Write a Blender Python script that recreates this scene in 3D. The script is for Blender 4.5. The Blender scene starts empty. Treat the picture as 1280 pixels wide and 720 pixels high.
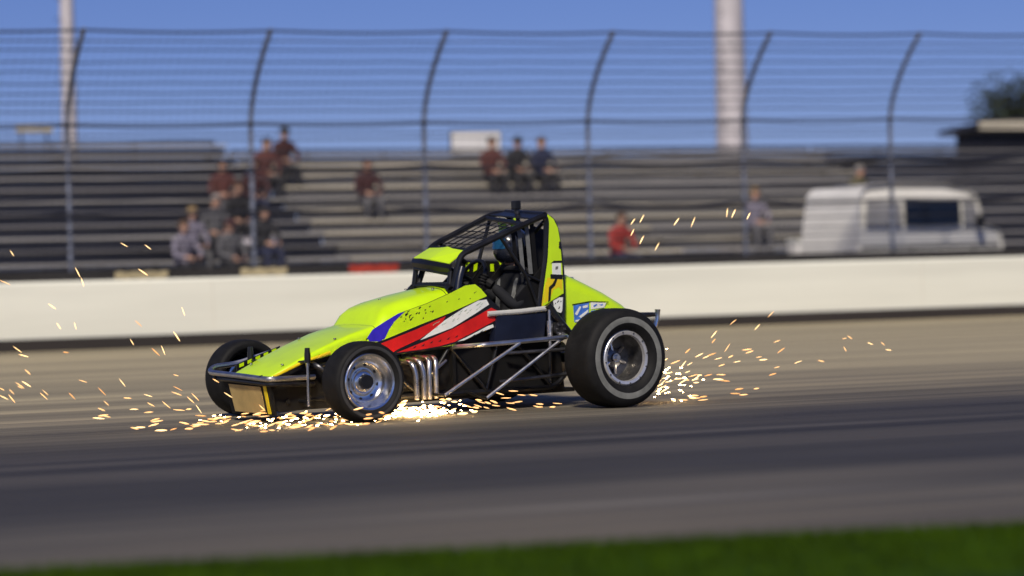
import bpy, bmesh, math, random
from mathutils import Vector, Matrix
R = math.radians
rng = random.Random(7)
sc = bpy.context.scene
col = sc.collection

# ------------------------------------------------------------------ materials
def new_mat(name):
    m = bpy.data.materials.new(name); m.use_nodes = True
    nt = m.node_tree
    return m, nt, nt.nodes['Principled BSDF']

def mat(name, c, rough=0.5, metal=0.0, var=0.12, scale=8.0, coat=0.0, bump=0.0, stretch=(1, 1, 1), rvar=0.12, spec=0.5):
    """Painted / metal / cloth surface: base colour broken up by noise, uneven gloss."""
    m, nt, b = new_mat(name)
    tc = nt.nodes.new('ShaderNodeTexCoord')
    mp = nt.nodes.new('ShaderNodeMapping'); mp.inputs['Scale'].default_value = stretch
    nt.links.new(tc.outputs['Object'], mp.inputs['Vector'])
    n = nt.nodes.new('ShaderNodeTexNoise'); n.inputs['Scale'].default_value = scale
    n.inputs['Detail'].default_value = 6; n.inputs['Roughness'].default_value = 0.6
    nt.links.new(mp.outputs['Vector'], n.inputs['Vector'])
    cr = nt.nodes.new('ShaderNodeValToRGB')
    cr.color_ramp.elements[0].position = 0.3; cr.color_ramp.elements[1].position = 0.7
    cr.color_ramp.elements[0].color = (*[x * (1 - var) for x in c], 1)
    cr.color_ramp.elements[1].color = (*[min(1, x * (1 + var)) for x in c], 1)
    nt.links.new(n.outputs['Fac'], cr.inputs['Fac'])
    nt.links.new(cr.outputs['Color'], b.inputs['Base Color'])
    mr = nt.nodes.new('ShaderNodeMapRange')
    mr.inputs['To Min'].default_value = max(0.02, rough - rvar); mr.inputs['To Max'].default_value = min(1, rough + rvar)
    nt.links.new(n.outputs['Fac'], mr.inputs['Value'])
    nt.links.new(mr.outputs['Result'], b.inputs['Roughness'])
    b.inputs['Metallic'].default_value = metal
    b.inputs['Coat Weight'].default_value = coat
    b.inputs['Coat Roughness'].default_value = 0.08
    b.inputs['Specular IOR Level'].default_value = spec
    if bump:
        bp = nt.nodes.new('ShaderNodeBump'); bp.inputs['Strength'].default_value = bump
        bp.inputs['Distance'].default_value = 0.02
        nt.links.new(n.outputs['Fac'], bp.inputs['Height']); nt.links.new(bp.outputs['Normal'], b.inputs['Normal'])
    return m

def glow(name, c, s):
    m, nt, b = new_mat(name)
    b.inputs['Base Color'].default_value = (*c, 1)
    b.inputs['Emission Color'].default_value = (*c, 1)
    b.inputs['Emission Strength'].default_value = s
    return m

M = {}
M['yellow'] = mat('fluorescent_yellow_paint', (0.58, 0.86, 0.004), 0.34, 0, 0.07, 5, coat=0.6)
M['gold_yellow'] = mat('golden_yellow_paint', (0.80, 0.60, 0.008), 0.35, 0, 0.10, 6, coat=0.25)
M['black'] = mat('black_paint', (0.008, 0.008, 0.009), 0.35, 0, 0.3, 12)
M['matte_black'] = mat('matte_black', (0.0055, 0.0055, 0.006), 0.65, 0, 0.3, 10, spec=0.25)
M['navy'] = mat('navy_paint', (0.008, 0.011, 0.026), 0.35, 0, 0.25, 9)
M['red'] = mat('red_vinyl', (0.62, 0.012, 0.008), 0.35, 0, 0.15, 9, coat=0.3)
M['white'] = mat('white_vinyl', (0.78, 0.80, 0.76), 0.4, 0, 0.08, 14)
M['blue'] = mat('blue_vinyl', (0.035, 0.02, 0.50), 0.35, 0, 0.2, 9, coat=0.3)
M['decal_blue'] = mat('light_blue_vinyl', (0.06, 0.18, 0.62), 0.4, 0, 0.3, 30)
M['chrome'] = mat('polished_metal', (0.74, 0.74, 0.76), 0.16, 1, 0.12, 18, rvar=0.08)
M['silver'] = mat('brushed_aluminium', (0.62, 0.62, 0.63), 0.36, 1, 0.15, 14)
M['steel'] = mat('dark_steel', (0.10, 0.10, 0.11), 0.42, 0.9, 0.3, 14)
M['header'] = mat('heat_stained_header', (0.78, 0.73, 0.66), 0.3, 1, 0.25, 10)
M['gold'] = mat('scuffed_gold_plate', (0.58, 0.42, 0.17), 0.48, 0.35, 0.18, 7)
M['cast'] = mat('cast_iron', (0.03, 0.03, 0.032), 0.6, 0.5, 0.35, 16, bump=0.2)
M['tyre'] = mat('tyre_rubber', (0.0085, 0.0085, 0.009), 0.7, 0, 0.4, 14, bump=0.15, spec=0.22)
M['tyre_worn'] = mat('worn_sidewall', (0.16, 0.165, 0.155), 0.8, 0, 0.35, 9)
M['tyre_band'] = mat('scuffed_sidewall', (0.035, 0.035, 0.036), 0.8, 0, 0.35, 12)
M['suit'] = mat('dark_fireproof_cloth', (0.008, 0.009, 0.012), 0.85, 0, 0.3, 20)
M['strap'] = mat('grey_webbing', (0.14, 0.145, 0.145), 0.8, 0, 0.25, 25)
M['helmet'] = mat('dark_helmet_shell', (0.015, 0.018, 0.03), 0.2, 0, 0.2, 8, coat=0.5)
M['visor'] = mat('blue_tinted_visor', (0.008, 0.06, 0.13), 0.15, 0, 0.15, 6, coat=0.6)
M['alu'] = mat('weathered_bleacher_aluminium', (0.33, 0.32, 0.31), 0.6, 0.1, 0.3, 1.1, stretch=(0.25, 6, 6))
M['alu_pale'] = mat('pale_bleacher_plank', (0.56, 0.51, 0.40), 0.6, 0.05, 0.3, 1.1, stretch=(0.25, 6, 6))
M['alu_dark'] = mat('dirty_riser', (0.125, 0.12, 0.125), 0.7, 0.1, 0.35, 1.4, stretch=(0.3, 4, 4))
M['riser_pale'] = mat('sand_coloured_riser', (0.33, 0.30, 0.235), 0.7, 0, 0.3, 1.4, stretch=(0.3, 4, 4))
M['riser_mid'] = mat('grey_riser', (0.17, 0.165, 0.16), 0.7, 0, 0.3, 1.4, stretch=(0.3, 4, 4))
M['alu_dim'] = mat('dull_bleacher_plank', (0.19, 0.183, 0.185), 0.65, 0.05, 0.3, 1.1, stretch=(0.25, 6, 6))
M['bright'] = mat('polished_rim', (0.85, 0.84, 0.83), 0.2, 1, 0.1, 18, rvar=0.08)
M['rim'] = mat('spun_aluminium_rim', (0.82, 0.81, 0.79), 0.36, 0.75, 0.12, 18, rvar=0.08)
M['fence'] = mat('galvanised_fence_wire', (0.03, 0.032, 0.045), 0.6, 0.3, 0.2, 3)
M['post'] = mat('grey_fence_post', (0.16, 0.18, 0.24), 0.55, 0.3, 0.25, 3)
M['screen'] = mat('black_debris_screen', (0.016, 0.015, 0.016), 0.8, 0, 0.4, 2)
M['pole'] = mat('pale_pole', (0.52, 0.49, 0.51), 0.6, 0.1, 0.2, 1.2)
M['booth'] = mat('white_booth_board', (0.70, 0.69, 0.64), 0.55, 0, 0.1, 2)
M['booth_grey'] = mat('grey_booth_board', (0.30, 0.30, 0.31), 0.6, 0, 0.2, 2)
M['glass'] = mat('dark_window_glass', (0.008, 0.012, 0.022), 0.08, 0, 0.2, 2)
M['sign'] = mat('white_sign_face', (0.74, 0.73, 0.72), 0.5, 0, 0.06, 4)
M['tan'] = mat('tan_board', (0.42, 0.36, 0.22), 0.6, 0, 0.2, 4)
M['olive'] = mat('olive_yellow_cloth', (0.26, 0.23, 0.07), 0.8, 0, 0.2, 5)
M['redcloth'] = mat('red_cloth', (0.36, 0.035, 0.02), 0.8, 0, 0.2, 5)
M['bark'] = mat('tree_bark', (0.06, 0.045, 0.035), 0.9, 0, 0.4, 6, bump=0.5)
M['shed'] = mat('dark_shed_siding', (0.03, 0.032, 0.036), 0.7, 0, 0.25, 3)
M['skin'] = mat('skin', (0.42, 0.25, 0.18), 0.6, 0, 0.1, 10)

# ------------------------------------------------------------------ mesh builder
def rounded(pts, r, n=5):
    out = [Vector(pts[0])]
    for i in range(1, len(pts) - 1):
        a, p, b = Vector(pts[i - 1]), Vector(pts[i]), Vector(pts[i + 1])
        d1 = min(r, (a - p).length * .48); d2 = min(r, (b - p).length * .48)
        s = p + (a - p).normalized() * d1; e = p + (b - p).normalized() * d2
        for k in range(n + 1):
            t = k / n
            out.append(s * (1 - t) ** 2 + p * 2 * t * (1 - t) + e * t * t)
    out.append(Vector(pts[-1]))
    return out

class MB:
    def __init__(self): self.v, self.f, self.m, self.sm = [], [], [], []
    def add(self, vs, fs, mi=0, smooth=True):
        o = len(self.v); self.v += [tuple(x) for x in vs]
        for f in fs:
            self.f.append([i + o for i in f]); self.m.append(mi); self.sm.append(smooth)
        return self
    def tube(self, pts, r, n=10, mi=0, closed=False):
        pts = [Vector(p) for p in pts]; N = len(pts)
        rr = r if isinstance(r, (list, tuple)) else [r] * N
        vs, fs, nrm = [], [], None
        for i, p in enumerate(pts):
            a = pts[i - 1] if (i > 0 or closed) else p
            b = pts[(i + 1) % N] if (i < N - 1 or closed) else p
            t = (b - a).normalized()
            if nrm is None:
                nrm = t.orthogonal().normalized()
            nrm = (nrm - t * nrm.dot(t))
            nrm = nrm.normalized() if nrm.length > 1e-6 else t.orthogonal().normalized()
            bn = t.cross(nrm)
            for k in range(n):
                a_ = 2 * math.pi * k / n
                vs.append(p + (nrm * math.cos(a_) + bn * math.sin(a_)) * rr[i])
        for i in range(N if closed else N - 1):
            j = (i + 1) % N
            for k in range(n):
                k2 = (k + 1) % n
                fs.append([i * n + k, i * n + k2, j * n + k2, j * n + k])
        if not closed:
            fs.append(list(range(n))[::-1]); fs.append([(N - 1) * n + k for k in range(n)])
        return self.add(vs, fs, mi)
    def box(self, c, s, mi=0, rot=None, bev=0.0):
        bm = bmesh.new(); bmesh.ops.create_cube(bm, size=1)
        for v in bm.verts: v.co = Vector((v.co.x * s[0], v.co.y * s[1], v.co.z * s[2]))
        if bev: bmesh.ops.bevel(bm, geom=bm.edges[:], offset=bev, segments=2, affect='EDGES', profile=0.5)
        if rot is not None: bmesh.ops.transform(bm, matrix=rot, verts=bm.verts)
        bm.verts.index_update()
        self.add([v.co + Vector(c) for v in bm.verts], [[v.index for v in f.verts] for f in bm.faces], mi, False)
        bm.free(); return self
    def prism(self, poly, lo, hi, fn, mi=0):
        """poly in 2-D, extruded between lo and hi; fn(a, b, t) -> 3-D."""
        n = len(poly)
        vs = [fn(a, b, lo) for a, b in poly] + [fn(a, b, hi) for a, b in poly]
        fs = [list(range(n))[::-1], list(range(n, 2 * n))]
        for i in range(n):
            j = (i + 1) % n; fs.append([i, j, n + j, n + i])
        return self.add(vs, fs, mi, False)
    def loft(self, secs, mi=0, cap=True, smooth=True):
        n = len(secs[0]); vs = [p for s in secs for p in s]; fs = []
        for i in range(len(secs) - 1):
            for k in range(n):
                k2 = (k + 1) % n
                fs.append([i * n + k, i * n + k2, (i + 1) * n + k2, (i + 1) * n + k])
        if cap:
            fs.append(list(range(n))[::-1]); fs.append([(len(secs) - 1) * n + k for k in range(n)])
        return self.add(vs, fs, mi, smooth)
    def lathe(self, prof, n=64, mis=None, axis='y', close=False):
        """prof: (radius, offset along the axis) pairs; mis: a material per band."""
        P = len(prof); vs, fs = [], []
        for k in range(n):
            a = 2 * math.pi * k / n
            for r, y in prof: vs.append((r * math.cos(a), y, r * math.sin(a)) if axis == 'y' else (r * math.cos(a), r * math.sin(a), y))
        o = len(self.v); self.v += vs
        for k in range(n):
            k2 = (k + 1) % n
            for i in range(P if close else P - 1):
                i2 = (i + 1) % P
                self.f.append([o + k * P + i, o + k2 * P + i, o + k2 * P + i2, o + k * P + i2])
                self.m.append(mis[i] if mis else 0); self.sm.append(True)
        return self
    def build(self, name, mats, parent=None, angle=35, recalc=True):
        me = bpy.data.meshes.new(name)
        me.from_pydata(self.v, [], self.f)
        for m in (mats if isinstance(mats, (list, tuple)) else [mats]): me.materials.append(m)
        for p, mi, s in zip(me.polygons, self.m, self.sm): p.material_index = mi; p.use_smooth = s
        if recalc:
            bm = bmesh.new(); bm.from_mesh(me)
            bmesh.ops.remove_doubles(bm, verts=bm.verts, dist=1e-5)
            bmesh.ops.recalc_face_normals(bm, faces=bm.faces)
            for e in bm.edges:
                if len(e.link_faces) == 2 and e.calc_face_angle(0) > R(angle): e.smooth = False
            bm.to_mesh(me); bm.free()
        o = bpy.data.objects.new(name, me); col.objects.link(o)
        if parent: o.parent = parent
        return o

def tag(o, label=None, cat=None, group=None, kind=None):
    if label: o['label'] = label
    if cat: o['category'] = cat
    if group: o['group'] = group
    if kind: o['kind'] = kind
    return o
def empty(name, loc, rz, label, cat, group=None):
    o = bpy.data.objects.new(name, None); col.objects.link(o)
    o.location = loc; o.rotation_euler = (0, 0, rz); o.empty_display_size = 0.2
    return tag(o, label, cat, group)
def copy_tree(o, parent=None):
    c = o.copy(); col.objects.link(c)
    if parent: c.parent = parent
    for ch in list(o.children): copy_tree(ch, c)
    return c

# ------------------------------------------------------------------ the course: a wall line and its own frame
WA = R(25.2)                                  # direction of the outside wall
W0 = Vector((0.0, 42.6, 0.0))
T = Vector((math.cos(WA), math.sin(WA), 0)); NN = Vector((-math.sin(WA), math.cos(WA), 0))
def course(s, n, z=0.0): return W0 + T * s + NN * n + Vector((0, 0, z))

# ground sheet
def sheet(name, pts, m, z, kind='structure'):
    b = MB(); b.add([(x, y, z) for x, y in pts], [list(range(len(pts)))], 0, False)
    return tag(b.build(name, m), kind=kind)

gm = mat('packed_dirt', (0.12, 0.105, 0.08), 0.9, 0, 0.35, 0.3, bump=0.3)
tag(sheet('ground', [(-900, -300), (900, -300), (900, 1500), (-900, 1500)], gm, -0.004), 'bare ground around the speedway', 'ground')

# asphalt: floodlight on the outer lane painted in as pale colour, near lane dark, marks running along the lap
am, nt, b = new_mat('oval_asphalt')
L_ = nt.links.new
tc = nt.nodes.new('ShaderNodeTexCoord'); sx = nt.nodes.new('ShaderNodeSeparateXYZ'); L_(tc.outputs['Object'], sx.inputs[0])
def noise(scale, stretch, detail=6, rough=0.6):
    mp = nt.nodes.new('ShaderNodeMapping'); mp.inputs['Scale'].default_value = stretch; L_(tc.outputs['Object'], mp.inputs['Vector'])
    n = nt.nodes.new('ShaderNodeTexNoise'); n.inputs['Scale'].default_value = scale; n.inputs['Detail'].default_value = detail; n.inputs['Roughness'].default_value = rough
    L_(mp.outputs['Vector'], n.inputs['Vector']); return n
def mathn(op, a, bb):
    n = nt.nodes.new('ShaderNodeMath'); n.operation = op
    for i, q in enumerate((a, bb)):
        if isinstance(q, (int, float)): n.inputs[i].default_value = q
        else: L_(q, n.inputs[i])
    return n.outputs[0]
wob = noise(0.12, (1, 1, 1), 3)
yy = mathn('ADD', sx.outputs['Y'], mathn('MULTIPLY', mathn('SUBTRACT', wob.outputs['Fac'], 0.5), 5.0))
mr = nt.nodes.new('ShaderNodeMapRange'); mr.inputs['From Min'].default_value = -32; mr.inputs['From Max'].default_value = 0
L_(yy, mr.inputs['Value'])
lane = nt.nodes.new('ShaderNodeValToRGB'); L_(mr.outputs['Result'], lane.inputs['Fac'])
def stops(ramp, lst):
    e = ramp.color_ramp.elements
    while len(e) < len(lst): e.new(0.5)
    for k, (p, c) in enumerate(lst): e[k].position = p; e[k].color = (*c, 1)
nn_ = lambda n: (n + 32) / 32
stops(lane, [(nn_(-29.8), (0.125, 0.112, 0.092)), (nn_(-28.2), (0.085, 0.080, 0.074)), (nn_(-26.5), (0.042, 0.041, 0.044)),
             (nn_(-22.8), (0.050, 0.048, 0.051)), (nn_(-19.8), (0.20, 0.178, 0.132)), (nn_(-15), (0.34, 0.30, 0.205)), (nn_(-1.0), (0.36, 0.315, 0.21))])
st1 = noise(1.0, (0.035, 1.6, 1), 8, 0.65)
r1 = nt.nodes.new('ShaderNodeValToRGB'); stops(r1, [(0.30, (0.5, 0.5, 0.52)), (0.5, (0.95, 0.95, 0.95)), (0.68, (1.75, 1.68, 1.56))])
L_(st1.outputs['Fac'], r1.inputs['Fac'])
st2 = noise(1.0, (0.12, 9, 1), 6, 0.6)
r2 = nt.nodes.new('ShaderNodeValToRGB'); stops(r2, [(0.35, (0.78, 0.78, 0.79)), (0.65, (1.22, 1.21, 1.18))]); L_(st2.outputs['Fac'], r2.inputs['Fac'])
gr = noise(120, (1, 1, 1), 2)
r3 = nt.nodes.new('ShaderNodeValToRGB'); stops(r3, [(0.3, (0.7, 0.7, 0.7)), (0.7, (1.3, 1.3, 1.3))]); L_(gr.outputs['Fac'], r3.inputs['Fac'])
def mul(a, c):
    n = nt.nodes.new('ShaderNodeMix'); n.data_type = 'RGBA'; n.blend_type = 'MULTIPLY'; n.inputs['Factor'].default_value = 1
    L_(a, n.inputs['A']); L_(c, n.inputs['B']); return n.outputs['Result']
def bell(axis, c0, wid):
    d = mathn('ABSOLUTE', mathn('SUBTRACT', sx.outputs[axis], c0), 0.0)
    m_ = nt.nodes.new('ShaderNodeMapRange'); m_.interpolation_type = 'SMOOTHSTEP'
    m_.inputs['From Min'].default_value = wid; m_.inputs['From Max'].default_value = 0; L_(d, m_.inputs['Value']); return m_.outputs['Result']
scrape = None                                       # pale scraped patches left on the near lane
for s_, ls, n_, ln, k_ in ((-12.7, 1.9, -28.05, .30, 1.1), (-10.2, 2.6, -26.2, .28, .5), (-14.9, 2.2, -26.9, .22, .45), (-16.5, 2.5, -25.0, .35, .4), (-9.5, 3.0, -23.9, .3, .45)):
    q = mathn('MULTIPLY', mathn('MULTIPLY', bell('X', s_, ls), bell('Y', n_, ln)), k_)
    scrape = q if scrape is None else mathn('ADD', scrape, q)
sm = nt.nodes.new('ShaderNodeCombineXYZ'); g1 = mathn('ADD', mathn('MULTIPLY', scrape, st2.outputs['Fac']), 1.0)
for q in range(3): L_(g1, sm.inputs[q])
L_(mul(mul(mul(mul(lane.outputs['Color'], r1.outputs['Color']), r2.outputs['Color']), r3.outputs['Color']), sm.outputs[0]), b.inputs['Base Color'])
rr = nt.nodes.new('ShaderNodeMapRange'); rr.inputs['To Min'].default_value = 0.62; rr.inputs['To Max'].default_value = 0.9
L_(st1.outputs['Fac'], rr.inputs['Value']); L_(rr.outputs['Result'], b.inputs['Roughness'])
b.inputs['Specular IOR Level'].default_value = 0.3
bp = nt.nodes.new('ShaderNodeBump'); bp.inputs['Strength'].default_value = 0.35; bp.inputs['Distance'].default_value = 0.006
L_(gr.outputs['Fac'], bp.inputs['Height']); L_(bp.outputs['Normal'], b.inputs['Normal'])
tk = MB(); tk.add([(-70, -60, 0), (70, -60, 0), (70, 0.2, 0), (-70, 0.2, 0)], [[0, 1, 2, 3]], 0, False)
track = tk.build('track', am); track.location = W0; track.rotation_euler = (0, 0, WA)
tag(track, 'asphalt oval track with floodlight painted in as a pale outer lane', 'track', kind='structure')

# infield grass: turf sheet (curved edge) and blades
def edge_y(x): return 9.90 + 0.205 * x - 0.0 * x * x
turf_m = mat('mown_turf', (0.019, 0.048, 0.001), 0.9, 0, 0.45, 1.5, bump=0.3, spec=0.1)
xs = [-30 + i * 1.5 for i in range(41)]
sheet('grass_verge', [(x, edge_y(x)) for x in xs] + [(30, -30), (-30, -30)], turf_m, 0.010)
bl = MB(); vs, fs = [], []
for i in range(34000):
    x = rng.uniform(-3.2, 3.4); d = rng.random() ** 1.4 * 1.5
    y = edge_y(x) - d + rng.gauss(0, 0.012)
    h = rng.uniform(0.018, 0.042); a = rng.uniform(0, 2 * math.pi); w = rng.uniform(0.002, 0.004)
    lx, ly = rng.gauss(0, .014), rng.gauss(0, .014); k = len(vs)
    vs += [(x - w * math.cos(a), y - w * math.sin(a), .008), (x + w * math.cos(a), y + w * math.sin(a), .008), (x + lx, y + ly, .008 + h)]
    fs.append((k, k + 1, k + 2))
bl.add(vs, fs, 0, False)
tag(bl.build('grass', mat('grass_blades', (0.030, 0.062, 0.001), 0.8, 0, 0.45, 3, spec=0.1), recalc=False), 'short green infield grass along the inner edge of the track', 'grass', kind='stuff')

# outside wall
ww = MB()
prof = [(0.0, 0.0), (-0.02, 0.17), (-0.02, 0.95), (0.015, 0.99), (0.24, 0.99), (0.26, 0.95), (0.26, 0.0)]
secs = []
wx = [-60, -40] + [-30 + k * 2.0 for k in range(31)] + [40, 60]
wall_m = mat('cream_painted_concrete', (0.735, 0.74, 0.65), 0.6, 0, 0.10, 0.8, stretch=(0.15, 1, 2.5), bump=0.05)
secs = [[(s, n, z) for n, z in prof] for s in wx]
ww.loft(secs, smooth=False)
wall = empty('concrete_wall', W0, WA, 'long cream painted concrete wall along the outside of the track', 'wall')
ww.build('wall_body', wall_m, wall)
bb = MB(); bb.prism([(-60, 0.0), (60, 0.0), (60, 0.185), (-60, 0.185)], -0.045, -0.021, lambda a, z, t: (a, t, z))
bb.build('base_band', mat('black_base_band', (0.022, 0.018, 0.017), 0.8, 0, 0.35, 0.8, stretch=(0.2, 1, 1)), wall)  # dark strip along the foot of the wall
jb = MB()
for k in range(-9, 10): jb.box((k * 6.1 + 1.3, -0.0215, 0.57), (0.014, 0.005, 0.74))
jb.build('joint', mat('wall_joint', (0.66, 0.64, 0.56), 0.9), wall)

# catch fence on top of the wall, posts bent in over the track
fence = empty('catch_fence', W0 + Vector((0, 0, 0.99)), WA, 'tall wire catch fence with bent grey posts standing on the cream wall', 'fence')
def fz(s): return 3.49 + 0.0085 * (s + 7.5)       # height of the top over the wall
def fprof(t, s):                                     # t 0..1 up the post -> (n, z)
    H = fz(s)
    if t < 0.62: return 0.12, H * t
    q = (t - 0.62) / 0.38
    return 0.12 - 0.95 * q ** 1.7, H * (0.62 + 0.38 * q)
bay = 2.76; s0 = 1.42 - 2.76 * 10
posts = [s0 + bay * k for k in range(21)]
for s in posts:
    p = MB(); p.tube([(s, *fprof(t / 14, s)) for t in range(15)], 0.036, 10)
    p.build('post', M['post'], fence)
nb = len(posts) - 1
jit = [rng.uniform(-.22, .22) for _ in range(40)]
for k in range(nb):
    a, c = posts[k], posts[k + 1]
    w = MB(); nw = 25
    for i in range(1, nw):
        t = (i + jit[i]) / nw; r_ = 0.0115
        w.tube([(a + (c - a) * q / 4, fprof(t, a)[0] - 0.03 + rng.gauss(0, .004), fprof(t, a + (c - a) * q / 4)[1] + rng.gauss(0, .006)) for q in range(5)], r_, 4)
    for i in range(1, 22):
        s = a + (c - a) * i / 22
        w.tube([(s, fprof(t / 10, s)[0] - 0.036, fprof(t / 10, s)[1]) for t in range(11)], 0.0020, 3)
    w.build('wire_mesh', M['fence'], fence, recalc=False)
for t in (0.995, 0.63, 0.45, 0.27):
    c = MB(); pts = []
    for k in range(nb * 6 + 1):
        s = posts[0] + bay * k / 6; sag = -0.03 * math.sin(math.pi * (k % 6) / 6)
        n, z = fprof(t, s); pts.append((s, n - 0.075, z + sag))
    c.tube(pts, 0.017, 6); c.build('cable', M['fence'], fence)
sb = MB(); sb.prism([(-32, 0.002), (32, 0.002), (32, 0.13), (-32, 0.13)], 0.05, 0.06, lambda a, z, t: (a, t, z))
for k in range(-26, 27): sb.tube([(k * 1.21, 0.06, 0.002), (k * 1.21, 0.06, 0.17)], 0.012, 6)
sb.build('debris_screen', M['screen'], fence)

# small cloths tied to the foot of the fence
def cloth(s, w_, h_, m, label, z=1.0, n=0.035):
    b = MB(); N = 10; front, back = [], []
    for i in range(N + 1):
        q = i / N; d = 0.012 * math.sin(q * 17 + s)
        front.append((s + w_ * (q - .5), n + d, z)); back.append((s + w_ * (q - .5), n + d + 0.006, z))
    vs = []
    for i in range(N + 1):
        x, y, _ = front[i]; s1 = 0.01 * math.sin(i * 2.1)
        vs += [(x, y, z + s1), (x, y - 0.015, z + h_ + s1), (x, y + .007, z + s1), (x, y - .008, z + h_ + s1)]
    fs = []
    for i in range(N):
        o = i * 4
        fs += [[o, o + 4, o + 5, o + 1], [o + 2, o + 3, o + 7, o + 6], [o, o + 2, o + 6, o + 4], [o + 1, o + 5, o + 7, o + 3]]
    fs += [[0, 1, 3, 2], [N * 4, N * 4 + 2, N * 4 + 3, N * 4 + 1]]
    b.add(vs, fs); o = b.build('banner', m)
    o.location = W0; o.rotation_euler = (0, 0, WA); return tag(o, label, 'banner')

# ------------------------------------------------------------------ bleachers
def stand(s, n, rows, width, z0, rise, run, look, label):
    plank, alt, share, riser_m, ry, rh = look
    p = course(s, n)
    root = empty('bleachers', p, WA, label, 'bleachers', 'grandstand sections behind the fence')
    for k in range(rows):
        z = z0 + rise * k; y = run * k
        b = MB(); b.box((0, y, z), (width - 0.09, 0.27, 0.045), bev=0.008)
        b.build('seat_plank', M[alt] if rng.random() < share else M[plank], root)
        b = MB(); b.box((0, y + 0.36, z - rise - 0.02), (width - 0.085, 0.36, 0.04))
        b.build('foot_plank', M[plank], root)
        b = MB(); b.box((0, y + ry, z - rise * 0.55), (width - 0.085, 0.025, rise * rh))
        b.build('riser', M[riser_m], root)
    for q in (-1, 0, 1):
        b = MB(); x = q * (width / 2 - 0.35)
        b.tube([(x, -0.1, z0 - rise - .12), (x, run * rows - .2, z0 + rise * (rows - 2) - .12 + rise)], 0.04, 6)
        for k in range(0, rows, 2):
            b.tube([(x, run * k + .1, 0), (x, run * k + .1, z0 + rise * k - .05)], 0.035, 6)
        b.build('support_frame', M['steel'], root)
    b = MB(); yb = run * rows - .1; zt = z0 + rise * (rows - 1)
    for q in range(5):
        x = -width / 2 + .1 + (width - .2) * q / 4; b.tube([(x, yb, zt - .9), (x, yb, zt + .12)], 0.022, 6)
    for dz in (.05, .12): b.tube([(-width / 2 + .1, yb, zt + dz), (width / 2 - .1, yb, zt + dz)], 0.022, 6)
    b.build('back_rail', M['steel'], root)
    return root
DIM, PALE, MIDR = ('alu', 'alu_dim', .4, 'riser_mid', .03, .66), ('alu', 'alu_pale', .6, 'riser_mid', -.03, .64), ('alu', 'alu_pale', .4, 'riser_mid', -.04, .62)
RUN, RISE, Z0, NB = 0.62, 0.225, 0.80, 5.0
sections = [(-9.9, 13, DIM, 'grey bleacher section at the far left, left of the seated cluster of spectators'),
            (-3.4, 13, DIM, 'dark grey bleacher section with the diagonal cluster of dark clothed spectators'),
            (3.1, 12, PALE, 'paler beige grey bleacher section under the white sign board, behind the car'),
            (9.6, 12, MIDR, 'mid grey bleacher section behind the left part of the white van'),
            (16.1, 12, DIM, 'dark grey bleacher section at the far right in front of the dark shed')]
for s, rows, pale, lab in sections: stand(s, NB, rows, 6.58, Z0, RISE, RUN, pale, lab)

# ------------------------------------------------------------------ people (one skinned surface each)
def skin_mesh(joints, edges, mats, pick, sub=2, name='person'):
    """joints: name -> (x, y, z, r).  Grown with a Skin modifier, read back as one mesh."""
    keys = list(joints); me = bpy.data.meshes.new(name + '_skeleton')
    me.from_pydata([joints[k][:3] for k in keys], [(keys.index(a), keys.index(b)) for a, b in edges], [])
    o = bpy.data.objects.new(name + '_skeleton', me); col.objects.link(o)
    o.modifiers.new('skin', 'SKIN'); s = o.modifiers.new('sub', 'SUBSURF'); s.levels = s.render_levels = sub
    lay = me.skin_vertices[0].data if me.skin_vertices else None
    if lay is None:
        bm = bmesh.new(); bm.from_mesh(me); bm.verts.layers.skin.verify(); bm.to_mesh(me); bm.free()
        lay = me.skin_vertices[0].data
    for i, k in enumerate(keys):
        r = joints[k][3]; lay[i].radius = r if isinstance(r, (tuple, list)) else (r, r)
        lay[i].use_root = (i == 0)
    dg = bpy.context.evaluated_depsgraph_get(); dg.update()
    out = bpy.data.meshes.new_from_object(o.evaluated_get(dg))
    bpy.data.objects.remove(o); bpy.data.meshes.remove(me)
    out.materials.clear()
    for m in mats: out.materials.append(m)
    for p in out.polygons:
        p.material_index = pick(p.center); p.use_smooth = True
    return out

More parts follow.
